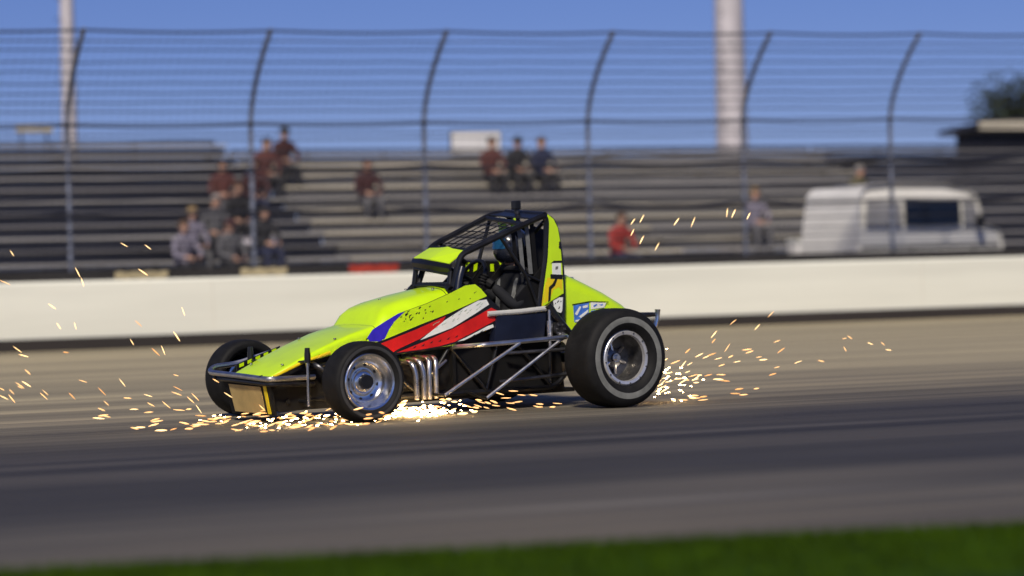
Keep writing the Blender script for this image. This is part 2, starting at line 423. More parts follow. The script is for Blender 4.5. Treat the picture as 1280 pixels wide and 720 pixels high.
def seated_joints(lean, arm, turn=0.0):
    """Sitting figure, hips at the origin facing -y; seat surface at z = -0.11."""
    J = {'pelvis': (0, 0, 0, (.150, .115)), 'waist': (0, .00 - lean * .25, .17, (.135, .10)), 'chest': (0, -lean * .6, .36, (.165, .115)),
         'upper': (0, -lean, .47, (.135, .095)), 'neck': (turn * .01, -lean - .02, .545, .052), 'jaw': (turn * .02, -lean - .055, .605, (.062, .070)),
         'brow': (turn * .02, -lean - .045, .68, (.074, .088)), 'crown': (turn * .02, -lean - .03, .755, (.055, .062))}
    E = [('pelvis', 'waist'), ('waist', 'chest'), ('chest', 'upper'), ('upper', 'neck'), ('neck', 'jaw'), ('jaw', 'brow'), ('brow', 'crown')]
    for s, n in ((-1, 'r'), (1, 'l')):
        J['sh' + n] = (s * .175, -lean, .45, .062)
        J['el' + n] = (s * (.235 + .03 * arm), -lean - .10 - .06 * arm, .20, .046)
        J['wr' + n] = (s * (.11 + .03 * arm), -.37 - .05 * arm, .12 + .08 * arm, .033)
        J['hand' + n] = (s * .075, -.44 - .05 * arm, .10 + .09 * arm, (.042, .022))
        J['fing' + n] = (s * .045, -.50 - .05 * arm, .075 + .09 * arm, (.036, .016))
        J['hip' + n] = (s * .095, -.05, -.02, .088)
        J['kn' + n] = (s * .135, -.44, .01, .066)
        J['an' + n] = (s * .125, -.42, -.37, .042)
        J['he' + n] = (s * .125, -.41, -.43, .040)
        J['to' + n] = (s * .145, -.60, -.445, (.044, .030))
        E += [('upper', 'sh' + n), ('sh' + n, 'el' + n), ('el' + n, 'wr' + n), ('wr' + n, 'hand' + n), ('hand' + n, 'fing' + n),
              ('pelvis', 'hip' + n), ('hip' + n, 'kn' + n), ('kn' + n, 'an' + n), ('an' + n, 'he' + n), ('he' + n, 'to' + n)]
    return J, E

cl_mats = {}
def cloth_mat(c):
    if c not in cl_mats: cl_mats[c] = mat('clothing', c, 0.85, 0, 0.25, 14, bump=0.2)
    return cl_mats[c]
DARK, GREY, LAV, BRICK, MAROON, RED, NAVY, WHITE, OLIVE = (.02, .02, .024), (.10, .10, .11), (.20, .185, .24), (.095, .032, .028), (.05, .018, .02), (.30, .03, .025), (.02, .025, .06), (.62, .60, .58), (.11, .10, .05)
HAIR = {'dark': (.015, .012, .010), 'brown': (.07, .04, .022), 'grey': (.25, .24, .23), 'fair': (.30, .21, .10)}
def person(s, k, top, legs, head, label, lean=.06, arm=.3, turn=0, cap=None, yaw=0.0, extra_z=0.0):
    p = course(s, NB + RUN * k - 0.02, Z0 + RISE * k + 0.022 + 0.115 + extra_z)
    root = empty('person', p, WA + yaw, label, 'person', 'spectators on the bleachers')
    J, E = seated_joints(lean, arm, turn)
    hy = -lean - .05
    def pick(c):
        if c.z > .56: return 2
        if c.y < -.40 and c.z > .05 and abs(c.x) < .2 and not (c.z < .09 and abs(c.x) > .10): return 2
        if c.z < -.36: return 3
        if c.z < .075 and (c.y < -.02 or c.z < 0.03): return 1
        return 0
    me = skin_mesh(J, E, [cloth_mat(top), cloth_mat(legs), M['skin'], M['matte_black']], pick)
    body = bpy.data.objects.new('body', me); col.objects.link(body); body.parent = root
    cx = turn * .02
    f = MB()                                        # face: nose, eyes, mouth, ears
    f.loft([[(cx + math.cos(a) * .016, hy - .088 + dy, .655 + math.sin(a) * .02 + dz) for a in [q * math.pi / 3 for q in range(6)]] for dy, dz in ((.01, .012), (-.016, -.008))])
    for q in (-1, 1):
        f.box((cx + q * .032, hy - .083, .688), (.026, .012, .012), 1, bev=.004)
        f.box((cx + q * .080, hy + .012, .665), (.014, .034, .052), 0, bev=.006)
    f.box((cx, hy - .080, .618), (.045, .012, .010), 2, bev=.003)
    f.build('face', [M['skin'], M['matte_black'], cloth_mat((.25, .08, .07))], root)
    h = MB()                                        # hair or cap, as a shell over the skull
    if cap:
        h.lathe([(.001, .800), (.05, .795), (.082, .765), (.094, .72), (.096, .70), (.090, .70)], 20, axis='z')
        h.v = [(x + cx, y * 1.12 + hy + .005, z) for x, y, z in h.v]
        h.prism([(-.07, -.08), (-.05, -.15), (0, -.17), (.05, -.15), (.07, -.08)], .703, .712, lambda a, c, t: (a + cx, c + hy, t))
        h.build('cap', cloth_mat(cap), root)
    else:
        h.lathe([(.001, .797), (.045, .79), (.078, .762), (.091, .72), (.091, .68), (.080, .64)], 20, axis='z')
        vs = []
        for x, y, z in h.v:
            if y < -.045 and z < .73: z = .735
            vs.append((x + cx, y * 1.15 + hy + .016, z))
        h.v = vs
        h.build('hair', cloth_mat(HAIR[head]), root)
    return root

folk = [
 (0.30, 9, MAROON, DARK, 'dark', 'person in a dark maroon jacket, highest of the diagonal cluster of spectators', .10, .5, 0, (.02, .02, .02)),
 (-0.28, 8, BRICK, DARK, 'dark', 'person in a brick red shirt just below the highest spectator of the cluster', .04, .2, 1, None),
 (-0.95, 6, MAROON, NAVY, 'brown', 'person in a dark maroon top and navy trousers midway up the diagonal cluster', .08, .1, -1, None),
 (-1.55, 6, BRICK, GREY, 'dark', 'person in a brick red top and grey trousers midway up the diagonal cluster', .03, .6, 0, None),
 (-1.75, 4, DARK, DARK, 'brown', 'person in black leaning far forward behind the pale folded blanket', .16, .1, 0, None),
 (-2.36, 3, GREY, DARK, 'grey', 'grey haired person in a charcoal jacket at the left side of the cluster', .05, .3, 1, None),
 (-1.72, 2, DARK, NAVY, 'dark', 'person in a black jacket and navy trousers low in the cluster', .05, .4, 0, None),
 (-3.00, 2, LAV, GREY, 'fair', 'fair haired person in a pale lavender top at the left foot of the cluster', .05, .2, 0, None),
 (-3.36, 1, LAV, DARK, 'brown', 'person in a pale lavender top and dark trousers, lowest left of the cluster', .08, .5, -1, None),
 (-2.55, 1, GREY, DARK, 'dark', 'person in a charcoal top with a maroon cap at the foot of the cluster', .04, .2, 0, MAROON),
 (1.22, 6, MAROON, GREY, 'dark', 'lone person in a dark maroon coat above the nose of the race car', .06, .3, 0, None),
 (4.72, 1, RED, NAVY, 'brown', 'person in a bright red jacket on a low row behind the race car', .10, .3, 1, None),
 (4.30, 8, BRICK, DARK, 'dark', 'person in a brown red coat under the white sign board', .04, .2, 0, None),
 (4.83, 8, DARK, DARK, 'dark', 'person in black just right of the white sign board', .07, .5, 0, (.02, .02, .02)),
 (5.36, 8, NAVY, DARK, 'brown', 'person in a navy jacket at the right end of the top row trio', .04, .3, -1, None),
 (8.25, 3, LAV, GREY, 'fair', 'fair haired person in a pale lavender shirt left of the white van', .05, .3, 0, None),
 (11.3, 5, OLIVE, DARK, 'grey', 'grey haired person in an olive jacket above the roof of the white van', .05, .2, 1, None),
]
for s, k, top, legs, head, lab, lean, arm, turn, cap in folk:
    person(s, k, top, legs, head, lab, lean, arm, turn, cap, yaw=rng.uniform(-.2, .2))

# things on and around the stands
def at_course(o, s, n, z): o.location = course(s, n, z); o.rotation_euler = (0, 0, WA); return o
b = MB(); b.box((0, 0, .07), (.95, .32, .12), bev=.05)
for q in (-.3, .05, .33): b.box((q, 0, .135), (.22, .30, .03), bev=.012)
tag(at_course(b.build('blanket', mat('pale_blanket', (.55, .52, .58), .9, 0, .1, 12, bump=.2)), -1.75, NB + RUN * 3 - .02, Z0 + RISE * 3 + .022), 'pale folded blanket lying on a bleacher plank in the dark clothed cluster', 'blanket')
box = empty('cooler_box', course(8.75, NB + RUN * 1 - .02, Z0 + RISE * 1 + .022), WA, 'white cooler box standing on a low bleacher plank left of the white van', 'cooler')
b = MB(); b.box((0, 0, .15), (.86, .34, .30), bev=.02); b.build('tub', M['sign'], box)
b = MB(); b.box((0, 0, .325), (.90, .37, .045), bev=.015); b.build('lid', M['white'], box)
b = MB(); b.tube(rounded([(-.435, 0, .22), (-.475, 0, .22), (-.475, 0, .05), (-.435, 0, .05)], .02), .008, 6); b.build('handle', M['steel'], box)
sg = empty('sign_board', course(5.19, 12.55, 0), WA, 'blank white sign board raised above the top rail of the bleachers', 'sign')
b = MB(); b.box((0, 0, 3.53), (1.06, .03, .46), bev=.006); b.build('board', M['sign'], sg)
b = MB(); b.box((0, .022, 3.53), (1.12, .02, .52)); b.build('frame', M['steel'], sg)
for q in (-.4, .4):
    b = MB(); b.tube([(q, .05, 0), (q, .05, 3.75)], .03, 8); b.build('post', M['steel'], sg)
tb = empty('plank_sign', course(4.62, 12.40, 0), WA, 'narrow tan board fixed below the white sign board', 'board')
b = MB(); b.box((0, 0, 3.17), (1.0, .03, .14), bev=.004); b.build('board', M['tan'], tb)
for q in (-.35, .35):
    b = MB(); b.tube([(q, .04, 0), (q, .04, 3.22)], .02, 6); b.build('post', M['steel'], tb)
tb = empty('plank_sign', course(-3.46, 14.0, 0), WA, 'narrow tan board on two posts behind the far left bleachers', 'board')
b = MB(); b.box((0, 0, 3.93), (.72, .03, .13), bev=.004); b.build('board', M['tan'], tb)
for q in (-.25, .25):
    b = MB(); b.tube([(q, .04, 0), (q, .04, 3.98)], .02, 6); b.build('post', M['steel'], tb)
cloth(-5.85, .78, .10, M['tan'], 'small tan cloth at the foot of the fence, left of the other tan one')
cloth(-3.98, .72, .11, M['tan'], 'small tan cloth at the foot of the fence below the cluster of spectators')
cloth(-2.25, .80, .12, M['redcloth'], 'small red cloth tied at the foot of the fence left of the car roof')
oc = MB(); N = 8
vs = []
for i in range(N + 1):
    q = i / N; d = .02 * math.sin(q * 15)
    vs += [(1.25 * (q - .5), d, 0), (1.25 * (q - .5), d - .02, .27), (1.25 * (q - .5), d + .008, 0), (1.25 * (q - .5), d - .012, .27)]
fs = []
for i in range(N):
    o = i * 4; fs += [[o, o + 4, o + 5, o + 1], [o + 2, o + 3, o + 7, o + 6], [o, o + 2, o + 6, o + 4], [o + 1, o + 5, o + 7, o + 3]]
oc.add(vs, fs)
tag(at_course(oc.build('banner', M['olive']), 13.8, 12.26, 2.95), 'olive yellow cloth hung on the back rail of the stands right of the light pole', 'banner')

# white van behind the fence
van = empty('white_van', course(8.72, 2.6, 0), WA, 'white van with a dark side window parked behind the catch fence', 'van')
vb = MB()
KX = .80
prof = [(-1.80, .42), (-1.84, .9), (-1.80, 1.55), (-1.70, 2.12), (-1.55, 2.24), (-.9, 2.29), (.4, 2.27), (1.0, 2.18), (1.25, 2.06), (1.40, 1.56), (1.75, 1.48), (1.86, 1.30), (1.88, .8), (1.84, .42)]
secs = []
for y, sc_ in ((-.84, .93), (-.90, .975), (-.92, 1.0), (.92, 1.0), (.90, .975), (.84, .93)):
    secs.append([(x * KX * (.97 + .03 * sc_), y * (1 - .06 * max(0, (z - 1.3))), 1.25 + (z - 1.25) * sc_) for x, z in prof])
vb.loft(secs, smooth=True); vb.build('body', mat('white_van_paint', (.80, .79, .75), .35, 0, .06, 2, coat=.3), van, angle=25)
def vside(poly, y, th, name, m):
    q = MB(); q.prism(poly, 0, th, lambda a, z, t: (a * KX, y * (1 - .06 * max(0, (z - 1.3))) - t, z)); return q.build(name, m, van)
vside([(-.62, 1.56), (.78, 1.56), (.78, 1.99), (-.62, 1.99)], -.922, .008, 'window', M['glass'])
vside([(-1.62, 1.58), (-.72, 1.58), (-.72, 1.97), (-1.56, 1.97)], -.922, .006, 'side_panel', M['booth_grey'])
vside([(.86, 1.58), (1.28, 1.58), (1.16, 1.97), (.86, 1.97)], -.922, .007, 'window', M['booth_grey'])
q = MB(); q.box((0, -.93, 1.20), (2.8, .02, .05), bev=.005); q.build('side_trim', M['steel'], van)
q = MB(); q.box((.28, -.935, 1.42), (.16, .03, .03), bev=.008); q.build('door_handle', M['chrome'], van)
q = MB(); q.box((.95, -1.02, 1.6), (.10, .16, .22), bev=.03); q.build('side_mirror', M['black'], van)
for x in (-.92, .96):
    for y in (-.82, .82):
        w_ = MB(); w_.lathe([(.0, -.1), (.19, -.1), (.20, -.11), (.32, -.10), (.34, -.05), (.34, .05), (.32, .10), (0, .10)], 28, mis=[1, 1, 0, 0, 0, 0, 0])
        wo = w_.build('wheel', [M['tyre'], M['silver']], van); wo.location = (x, y, .34)

# dark shed with a pale eave, tree behind it, light poles
shed = empty('shed', course(24.6, 18.5, 0), WA, 'dark low shed with a pale eave board at the far right behind the stands', 'shed')
q = MB(); q.box((0, -1.0, 1.96), (8.4, 1.0, 3.92), bev=.02); q.build('wall', M['shed'], shed)
q = MB(); q.prism([(-1.9, 4.05), (-1.9, 4.17), (-.2, 4.05), (-.2, 3.93)], -4.5, 4.5, lambda a, z, t: (t, a, z)); q.build('roof', M['steel'], shed)
q = MB(); q.box((0, -1.93, 4.10), (9.0, .05, .20), bev=.01); q.build('eave_board', M['alu_pale'], shed)
q = MB(); q.box((-2.2, -1.52, 1.1), (.95, .05, 2.1), bev=.01); q.build('door', M['steel'], shed)

def tree(s, n, h, rad, seed, label, c=(.018, .028, .012)):
    r = random.Random(seed)
    root = empty('tree', course(s, n, 0), 0, label, 'tree', 'trees behind the stands')
    t = MB(); tr = [(0, 0, 0), (.08, .05, h * .25), (-.05, .1, h * .5), (.05, 0, h * .8)]
    t.tube(rounded(tr, .6), [.26 - .22 * k / (len(rounded(tr, .6)) - 1) for k in range(len(rounded(tr, .6)))], 9)
    clumps = []
    for k in range(44):
        a = r.uniform(0, 6.28); z = h * r.uniform(.38, .96); rr_ = rad * (1 - abs((z / h - .62)) * 1.5) * r.uniform(.35, 1)
        p = Vector((math.cos(a) * rr_, math.sin(a) * rr_, z)); clumps.append((p, r.uniform(.45, .95) * rad * .42))
        if k % 2 == 0: t.tube([(0, 0, z * .62), tuple(p * .55 + Vector((0, 0, z * .36))), tuple(p)], [.09, .05, .015], 5)
    t.build('trunk', M['bark'], root)
    lf = MB(); vs, fs, ms = [], [], []
    for p, cr in clumps:
        for q in range(420):
            d = Vector((r.gauss(0, 1), r.gauss(0, 1), r.gauss(0, .8))).normalized() * cr * r.random() ** .45
            a = Vector((r.gauss(0, 1), r.gauss(0, 1), r.gauss(0, 1))).normalized(); b_ = a.orthogonal().normalized()
            L = r.uniform(.05, .12); o = len(vs); c0 = p + d
            vs += [c0 - a * L, c0 + b_ * L * .5, c0 + a * L, c0 - b_ * L * .5]; fs.append((o, o + 1, o + 2, o + 3))
    lf.add(vs, fs, 0, False)
    lf.build('crown', mat('leaves', c, .75, 0, .55, 1.2), root, recalc=False)
    return root
tree(27.6, 24.5, 5.6, 2.7, 3, 'dark leafy tree rising directly behind the shed')
tree(31.5, 26.5, 5.5, 2.6, 9, 'dark leafy tree behind the right end of the shed', (.020, .030, .012))

def pole(s, n, r0, h, label):
    root = empty('light_pole', course(s, n, 0), WA, label, 'light pole', 'floodlight poles behind the stands')
    q = MB(); q.tube([(0, 0, .5), (0, 0, h)], [r0, r0 * .6], 16); q.build('shaft', M['pole'], root)
    q = MB(); q.lathe([(.001, .5), (r0 * 1.7, .5), (r0 * 1.9, .45), (r0 * 1.9, 0), (.001, 0)], 16, axis='z'); q.build('footing', wall_m, root)
    q = MB()
    for k in range(26): q.tube([(-r0 * .75, -r0 * .6, 1.2 + k * .45), (-r0 * .75 - .16, -r0 * .6, 1.2 + k * .45)], .012, 5)
    q.build('climbing_pegs', M['steel'], root)
    return root
pole(15.35, 20, .42, 16, 'thick pale floodlight pole rising behind the beige stands')
pole(-1.0, 20, .18, 16, 'thinner pale floodlight pole near the left edge behind the grey stands')

# ------------------------------------------------------------------ the race car; local axes u = rearward, v = towards its left side, w = up
PSI = R(34.0); CO = Vector((-1.448, 19.368, 0.0))
car = empty('race_car', CO, PSI, 'fluorescent yellow open wheel race car with red and white side stripes throwing sparks', 'race car')
P = lambda u, v, w: (u, -v, w)
SIDE = lambda a, b_, t: P(a, t, b_)           # plate lying in a plane of constant v

def shell(secs):
    out = []
    for u, hw, top, bot, rad, crown in secs:
        pts = [(hw, bot), (hw, bot + (top - rad - bot) * .5)]
        for k in range(7):
            a = math.pi / 2 * k / 6; pts.append((hw - rad + rad * math.cos(a), top - rad + rad * math.sin(a)))
        pts += [((hw - rad) * .5, top + crown * .75), (0, top + crown)]
        full = pts + [(-v, w) for v, w in pts[:-1]][::-1]
        out.append([P(u, v, w) for v, w in full])
    return out

b = MB()
b.loft(shell([(-.44, .265, .305, .285, .009, .002), (-.43, .28, .316, .285, .014, .004), (-.2, .29, .425, .375, .025, .006), (0, .30, .507, .435, .03, .008), (.2, .31, .580, .46, .04, .008),
              (.355, .322, .622, .44, .06, .008), (.40, .328, .632, .42, .07, .008), (.415, .328, .645, .42, .07, .008), (.455, .33, .712, .42, .10, .008), (.505, .33, .755, .42, .13, .010), (.60, .33, .792, .43, .15, .012),
              (.8, .33, .838, .46, .16, .014), (1.0, .33, .872, .47, .16, .014), (1.035, .33, .876, .47, .16, .014)]))
hood = b.build('hood', M['yellow'], car, angle=50)
for sec in ((.392, .327, .628, .44, .066, .008), (1.0, .33, .872, .47, .16, .014)):
    sp = shell([sec])[0]; q = MB(); q.tube(sp, .0028, 6); q.build('panel_seam', M['black'], hood)
for u, v in ((-.30, .22), (-.30, -.22), (.1, .25), (.1, -.25), (.62, .0), (.95, .18), (.95, -.18)):   # quarter-turn fasteners
    top = {-.30: .392, .1: .553, .62: .809, .95: .874}[u]
    q = MB(); q.lathe([(.001, .004), (.009, .003), (.012, -.004)], 12, axis='z'); f = q.build('fastener', M['steel'], hood); f.location = P(u, v, top)

# side panels with the stripe graphics
outline = [(.30, .42), (.45, .405), (.59, .432), (.80, .452), (1.056, .488), (1.22, .55), (1.384, .612), (1.436, .682), (1.40, .735), (1.305, .805), (1.255, .865), (1.203, .900), (1.12, .893),
           (1.0, .845), (.80, .775), (.58, .715), (.42, .62), (.30, .545)]
gfx = [(0, [(.30, .535), (.42, .618), (.58, .713), (.80, .773), (1.0, .843), (1.12, .891), (1.203, .898), (1.253, .863), (1.30, .812), (.98, .700), (.75, .632), (.444, .534), (.30, .50)], .0015),
       (4, [(.235 + .07, .551), (.350, .606), (.450, .658), (.560, .710), (.612, .722), (.526, .657), (.479, .601), (.444, .540), (.40, .523), (.32, .527)], .0030),
       (1, [(.415, .508), (.704, .596), (.95, .680), (.915, .627), (.730, .528), (.545, .462), (.505, .440), (.44, .45)], .0015),
       (2, [(.735, .520), (.944, .653), (1.10, .730), (1.225, .781), (1.295, .788), (1.316, .752), (1.20, .692), (.999, .596)], .0030),
       (1, [(.54, .440), (.768, .509), (.999, .587), (1.20, .668), (1.335, .728), (1.39, .705), (1.428, .680), (1.385, .645), (1.301, .610), (1.14, .545), (1.019, .498), (.90, .474), (.767, .457)], .0015),
       (2, [(1.045, .500), (1.16, .542), (1.30, .599), (1.346, .610), (1.352, .590), (1.216, .550), (1.10, .506)], .0015)]
rnd = random.Random(4)
ticks = []
for k in range(26):                                 # torn black edge along the yellow
    u = rnd.uniform(.53, 1.22) if k > 9 else rnd.uniform(.56, .74); w0 = .655 + (u - .55) * .26 + rnd.uniform(-.018, .028) + (.0 if u > .76 else rnd.uniform(-.02, .03))
    L = rnd.uniform(.008, .026); h = rnd.uniform(.004, .011)
    ticks.append([(u, w0), (u + L, w0 + L * .45), (u + L * .8, w0 + L * .45 - h), (u + L * .1, w0 - h)])
scr = []
for k in range(24):                                 # scratches in the white stripe
    t = rnd.random(); u = .82 + t * .44; w0 = .588 + t * .155 + rnd.uniform(-.012, .03)
    scr.append([(u, w0), (u + .022, w0 + .012), (u + .021, w0 + .009), (u + .004, w0 - .002)])
gmats = [M['yellow'], M['red'], M['white'], M['black'], M['blue'], mat('faded_green_scuff', (.35, .45, .33), .6)]
for sgn in (1, -1):
    b = MB(); V = lambda t: sgn * t
    fn = lambda a, c, t: P(a, V(t), c)
    b.prism(outline if sgn > 0 else [q for q in outline if q[0] > .44 or q[1] < .5][:-1] + [(.62, .64), (.45, .54)], .3325, .340, fn, 3)
    for mi, poly, lift in (gfx if sgn > 0 else gfx[2:]): b.prism(poly, .3395, .3405 + lift, fn, mi)
    for poly in (ticks if sgn > 0 else []): b.prism(poly, .341, .3435, fn, 3)
    for poly in scr: b.prism(poly, .342, .3447, fn, 5)
    for k in range(12):
        u = .6 + k * .07; w0 = .455 + (u - .6) * .13 + rnd.uniform(.0, .02); b.prism([(u, w0), (u + .03, w0 + .018), (u + .02, w0 + .001)], .341, .3432, fn, 3)
    b.build('side_panel', gmats, car)

# nose flanks, added dark backing, belly light block, firewall, dash
for sgn in (1, -1):
    b = MB(); b.prism([(-.435, .283), (-.2, .378), (.0, .44), (.30, .45), (.45, .405), (.59, .432), (.62, .20), (.45, .10), (-.36, .07), (-.40, .10)], .262, .274, lambda a, c, t: P(a, sgn * t, c))
    b.build('nose_flank', M['matte_black'], car)
    b = MB(); b.prism([(.60, .12), (2.0, .12), (1.95, .60), (1.86, .66), (1.30, .60), (1.0, .46), (.62, .43)], .262, .272, lambda a, c, t: P(a, sgn * t, c)); b.build('dark_backing', M['matte_black'], car)  # dark plates added behind the frame tubes so the underside reads black
b = MB(); b.prism([(-.34, .075), (2.10, .10), (2.10, .13), (-.34, .10)], -.255, .255, SIDE); b.build('belly_light_block', M['matte_black'], car)  # plate added under the car to block light
b = MB(); b.prism([(1.02, .14), (1.045, .14), (1.045, .86), (1.02, .86)], -.31, .31, SIDE); b.build('firewall', M['matte_black'], car)
b = MB(); b.prism([(1.05, .80), (1.16, .76), (1.17, .90), (1.06, .92)], -.27, .25, SIDE); b.build('dash', M['black'], car)
b = MB(); b.prism([(1.18, .46), (1.88, .46), (1.90, .90), (1.84, 1.06), (1.52, 1.065), (1.36, .92), (1.22, .89)], -.322, -.306, SIDE, 0)
for poly in ([(1.545, .99), (1.575, .99), (1.585, 1.055), (1.55, 1.055)], [(1.615, .985), (1.645, 1.0), (1.655, 1.055), (1.625, 1.055)], [(1.765, .985), (1.795, .985), (1.795, 1.04), (1.765, 1.04)]):
    b.prism(poly, -.3065, -.3025, SIDE, 1)
b.build('cockpit_liner', [M['matte_black'], M['yellow']], car)
b = MB(); b.prism([(1.85, .46), (1.87, .46), (1.99, .98), (1.97, .98)], -.29, .28, SIDE); b.build('rear_bulkhead', M['matte_black'], car)

# front bumper, skid plate, rails
b = MB()
b.tube(rounded([P(-.04, -.42, .455), P(-.28, -.48, .385), P(-.46, -.48, .372), P(-.505, -.45, .335), P(-.50, 0, .318), P(-.487, .33, .300), P(-.44, .36, .298), P(-.10, .30, .30)], .06), .019)
bump = b.build('front_bumper', M['silver'], car)
b = MB(); b.tube(rounded([P(-.47, -.45, .295), P(-.488, -.1, .286), P(-.475, .34, .266), P(-.42, .36, .262), P(-.1, .30, .25)], .05), .016)
for v in (-.40, -.12, .27): b.tube([P(-.494, v, .325), P(-.482, v, .27)], .011)
b.build('bumper_tube', M['black'], bump)
FR = lambda v, w, t: P(-.462 + (.27 - w) * .22 + t, v, w)
b = MB(); b.prism([(-.30, .05), (.30, .05), (.325, .275), (-.325, .275)], 0, .02, FR); sk = b.build('skid_plate', M['matte_black'], car)
b = MB(); b.prism([(-.235, .068), (.185, .062), (.195, .245), (-.245, .258)], -.008, 0, FR); b.build('gold_panel', M['gold'], sk)
b = MB(); b.prism([(.225, .06), (.262, .06), (.272, .25), (.235, .25)], -.006, 0, FR); b.build('yellow_strip', M['gold_yellow'], sk)
for sgn in (1, -1):
    b = MB(); b.tube([P(-.41, sgn * .292, .312), P(-.20, sgn * .304, .398), P(.02, sgn * .318, .462)], .0105); b.build('nose_rail', M['gold_yellow'] if sgn > 0 else M['black'], car)
    b = MB(); b.prism([(-.43, .262), (-.05, .425), (-.05, .452), (-.43, .296)], .296, .303, lambda a, c, t: P(a, sgn * t, c)); b.build('nose_side_strip', M['black'], car)
b = MB(); b.prism([(-.33, .345), (.0, .455), (.02, .50), (-.33, .385)], -.385, -.372, SIDE, 0)
for k in range(5): b.prism([(-.31 + k * .065, .362 + k * .022), (-.275 + k * .065, .374 + k * .022), (-.275 + k * .065, .398 + k * .022), (-.31 + k * .065, .386 + k * .022)], -.3725, -.369, SIDE, 1)
b.build('slotted_arm', [M['black'], M['yellow']], car)

# front suspension
b = MB(); b.tube([P(0, -.80, .272), P(0, .72, .272)], .03, 12); b.build('front_axle', M['black'], car)
for sgn in (1, -1):
    b = MB(); b.tube([P(-.205, sgn * .40, .105), P(-.205, sgn * .40, .44)], .0125); sh = b.build('front_shock', M['chrome'], car)
    b = MB(); b.tube([P(-.205, sgn * .40, .40), P(-.205, sgn * .40, .455), P(-.205, sgn * .40, .502)], [.022, .022, .017]); b.build('shock_cap', M['black'], sh)
    b = MB(); b.tube([P(-.205, sgn * .27, .40), P(-.205, sgn * .40, .41)], .012); b.tube([P(-.205, sgn * .27, .14), P(-.205, sgn * .40, .13)], .012); b.build('shock_mount', M['black'], sh)
    b = MB(); b.tube([P(0, sgn * .55, .31), P(.55, sgn * .32, .36)], .012); b.tube([P(0, sgn * .55, .23), P(.62, sgn * .31, .2)], .012); b.build('radius_rod', M['steel'], car)
    b = MB(); b.tube(rounded([P(-.12, sgn * .22, .40), P(-.12, sgn * .38, .38), P(0, sgn * .42, .28)], .05), .018); b.build('torsion_arm', M['steel'], car)
    b = MB(); b.box(P(0, sgn * .70, .272), (.08, .06, .13), bev=.01); b.build('steering_knuckle', M['steel'], car)

# frame tubes
b = MB()
for sgn in (1, -1):
    s = sgn
    b.tube(rounded([P(-.36, s * .24, .16), P(.3, s * .29, .13), P(1.9, s * .30, .14), P(2.2, s * .24, .40), P(2.5, s * .22, .56)], .08), .019)
    b.tube(rounded([P(-.3, s * .25, .33), P(.3, s * .30, .43), P(1.0, s * .31, .47), P(1.35, s * .32, .60)], .08), .017)
    for u0, w0, u1, w1 in ((.3, .13, .35, .43), (.35, .43, .75, .13), (.75, .13, 1.0, .47), (1.0, .47, 1.3, .14), (1.3, .14, 1.45, .62), (1.85, .14, 1.87, .70), (1.45, .60, 1.85, .16)):
        b.tube([P(u0, s * .30, w0), P(u1, s * .305, w1)], .014)
for u in (-.3, .4, 1.05, 1.9): b.tube([P(u, -.29, .14), P(u, .29, .14)], .016)
b.build('chassis_frame', M['black'], car)

# engine block with heads and headers
b = MB(); b.box(P(.70, 0, .27), (.56, .26, .24), bev=.02)
for sgn in (1, -1):
    b.box(P(.70, sgn * .155, .37), (.54, .13, .11), 0, Matrix.Rotation(-sgn * R(38), 4, 'X'), bev=.02)
b.box(P(.70, 0, .45), (.40, .18, .10), bev=.02)
eng = b.build('engine', M['cast'], car)
b = MB(); b.tube([P(.42, -.02, .28), P(.36, -.02, .28)], .075, 18); b.tube([P(.42, .12, .19), P(.37, .12, .19)], .045, 14); b.build('pulley', M['steel'], eng)
for sgn in (1, -1):
    for u0, w0, u1, vo in ((.575, .372, .594, .50), (.635, .385, .655, .50), (.715, .395, .70, .50), (.80, .395, .785, .45)):
        b = MB(); b.tube(rounded([P(u0 + .01, sgn * .20, w0 + .01), P(u0, sgn * (vo - .02), w0), P(u1, sgn * vo, w0 - .08), P(u1, sgn * vo, .115)], .055, 6), .0185, 12)
        b.build('exhaust_pipe', M['header'], car)
b = MB(); b.tube([P(.76, .44, .29), P(.93, .36, .37)], .010); b.build('header_brace', M['silver'], car)
b = MB(); b.tube([P(.98, 0, .27), P(2.0, 0, .33)], .04, 12); b.build('drive_tube', M['steel'], car)

# windscreen frame and sun visor
b = MB()
far, near = -.225, .225
fl, fr, bl_, br = P(1.055, far, 1.100), P(1.064, near, 1.052), P(1.20, far, 1.172), P(1.214, near, 1.146)
mid1, mid2 = P(1.045, 0, 1.086), P(1.205, 0, 1.170)
up = lambda p, d: (p[0], p[1], p[2] + d)
b.loft([[fl, mid1, fr, up(fr, -.008), up(mid1, -.008), up(fl, -.008)], [bl_, mid2, br, up(br, -.008), up(mid2, -.008), up(bl_, -.008)]], smooth=False)
visor = b.build('sun_visor', M['yellow'], car)
b = MB()
def arc(du, dw): return [P(1.052 + du, far - .015, 1.098 + dw), P(1.03 + du, -.12, 1.094 + dw), P(1.022 + du, 0, 1.082 + dw), P(1.035 + du, .12, 1.066 + dw), P(1.062 + du, near + .015, 1.048 + dw)]
b.loft([arc(0, -.004) + [up(p, 0) for p in arc(.018, -.004)[::-1]], arc(-.012, -.035) + arc(.008, -.035)[::-1], arc(.004, -.072) + arc(.022, -.072)[::-1]])
b.build('visor_lip', M['black'], visor)
b = MB()
for v, w0 in ((far, 1.04), (near, .995)):
    b.tube([P(1.075, v, w0), P(1.05, v * 1.05, .865)], .019)
    b.tube([P(1.045, v, .885), P(1.045, v * 1.2, .862)], .028)
b.tube(rounded([P(1.05, far, .895), P(1.045, 0, .90), P(1.05, near, .885)], .05), .012)
b.tube([P(1.056, far, 1.022), P(1.03, 0, 1.004), P(1.065, near, .972)], .011)
b.build('windscreen_frame', M['black'], car)
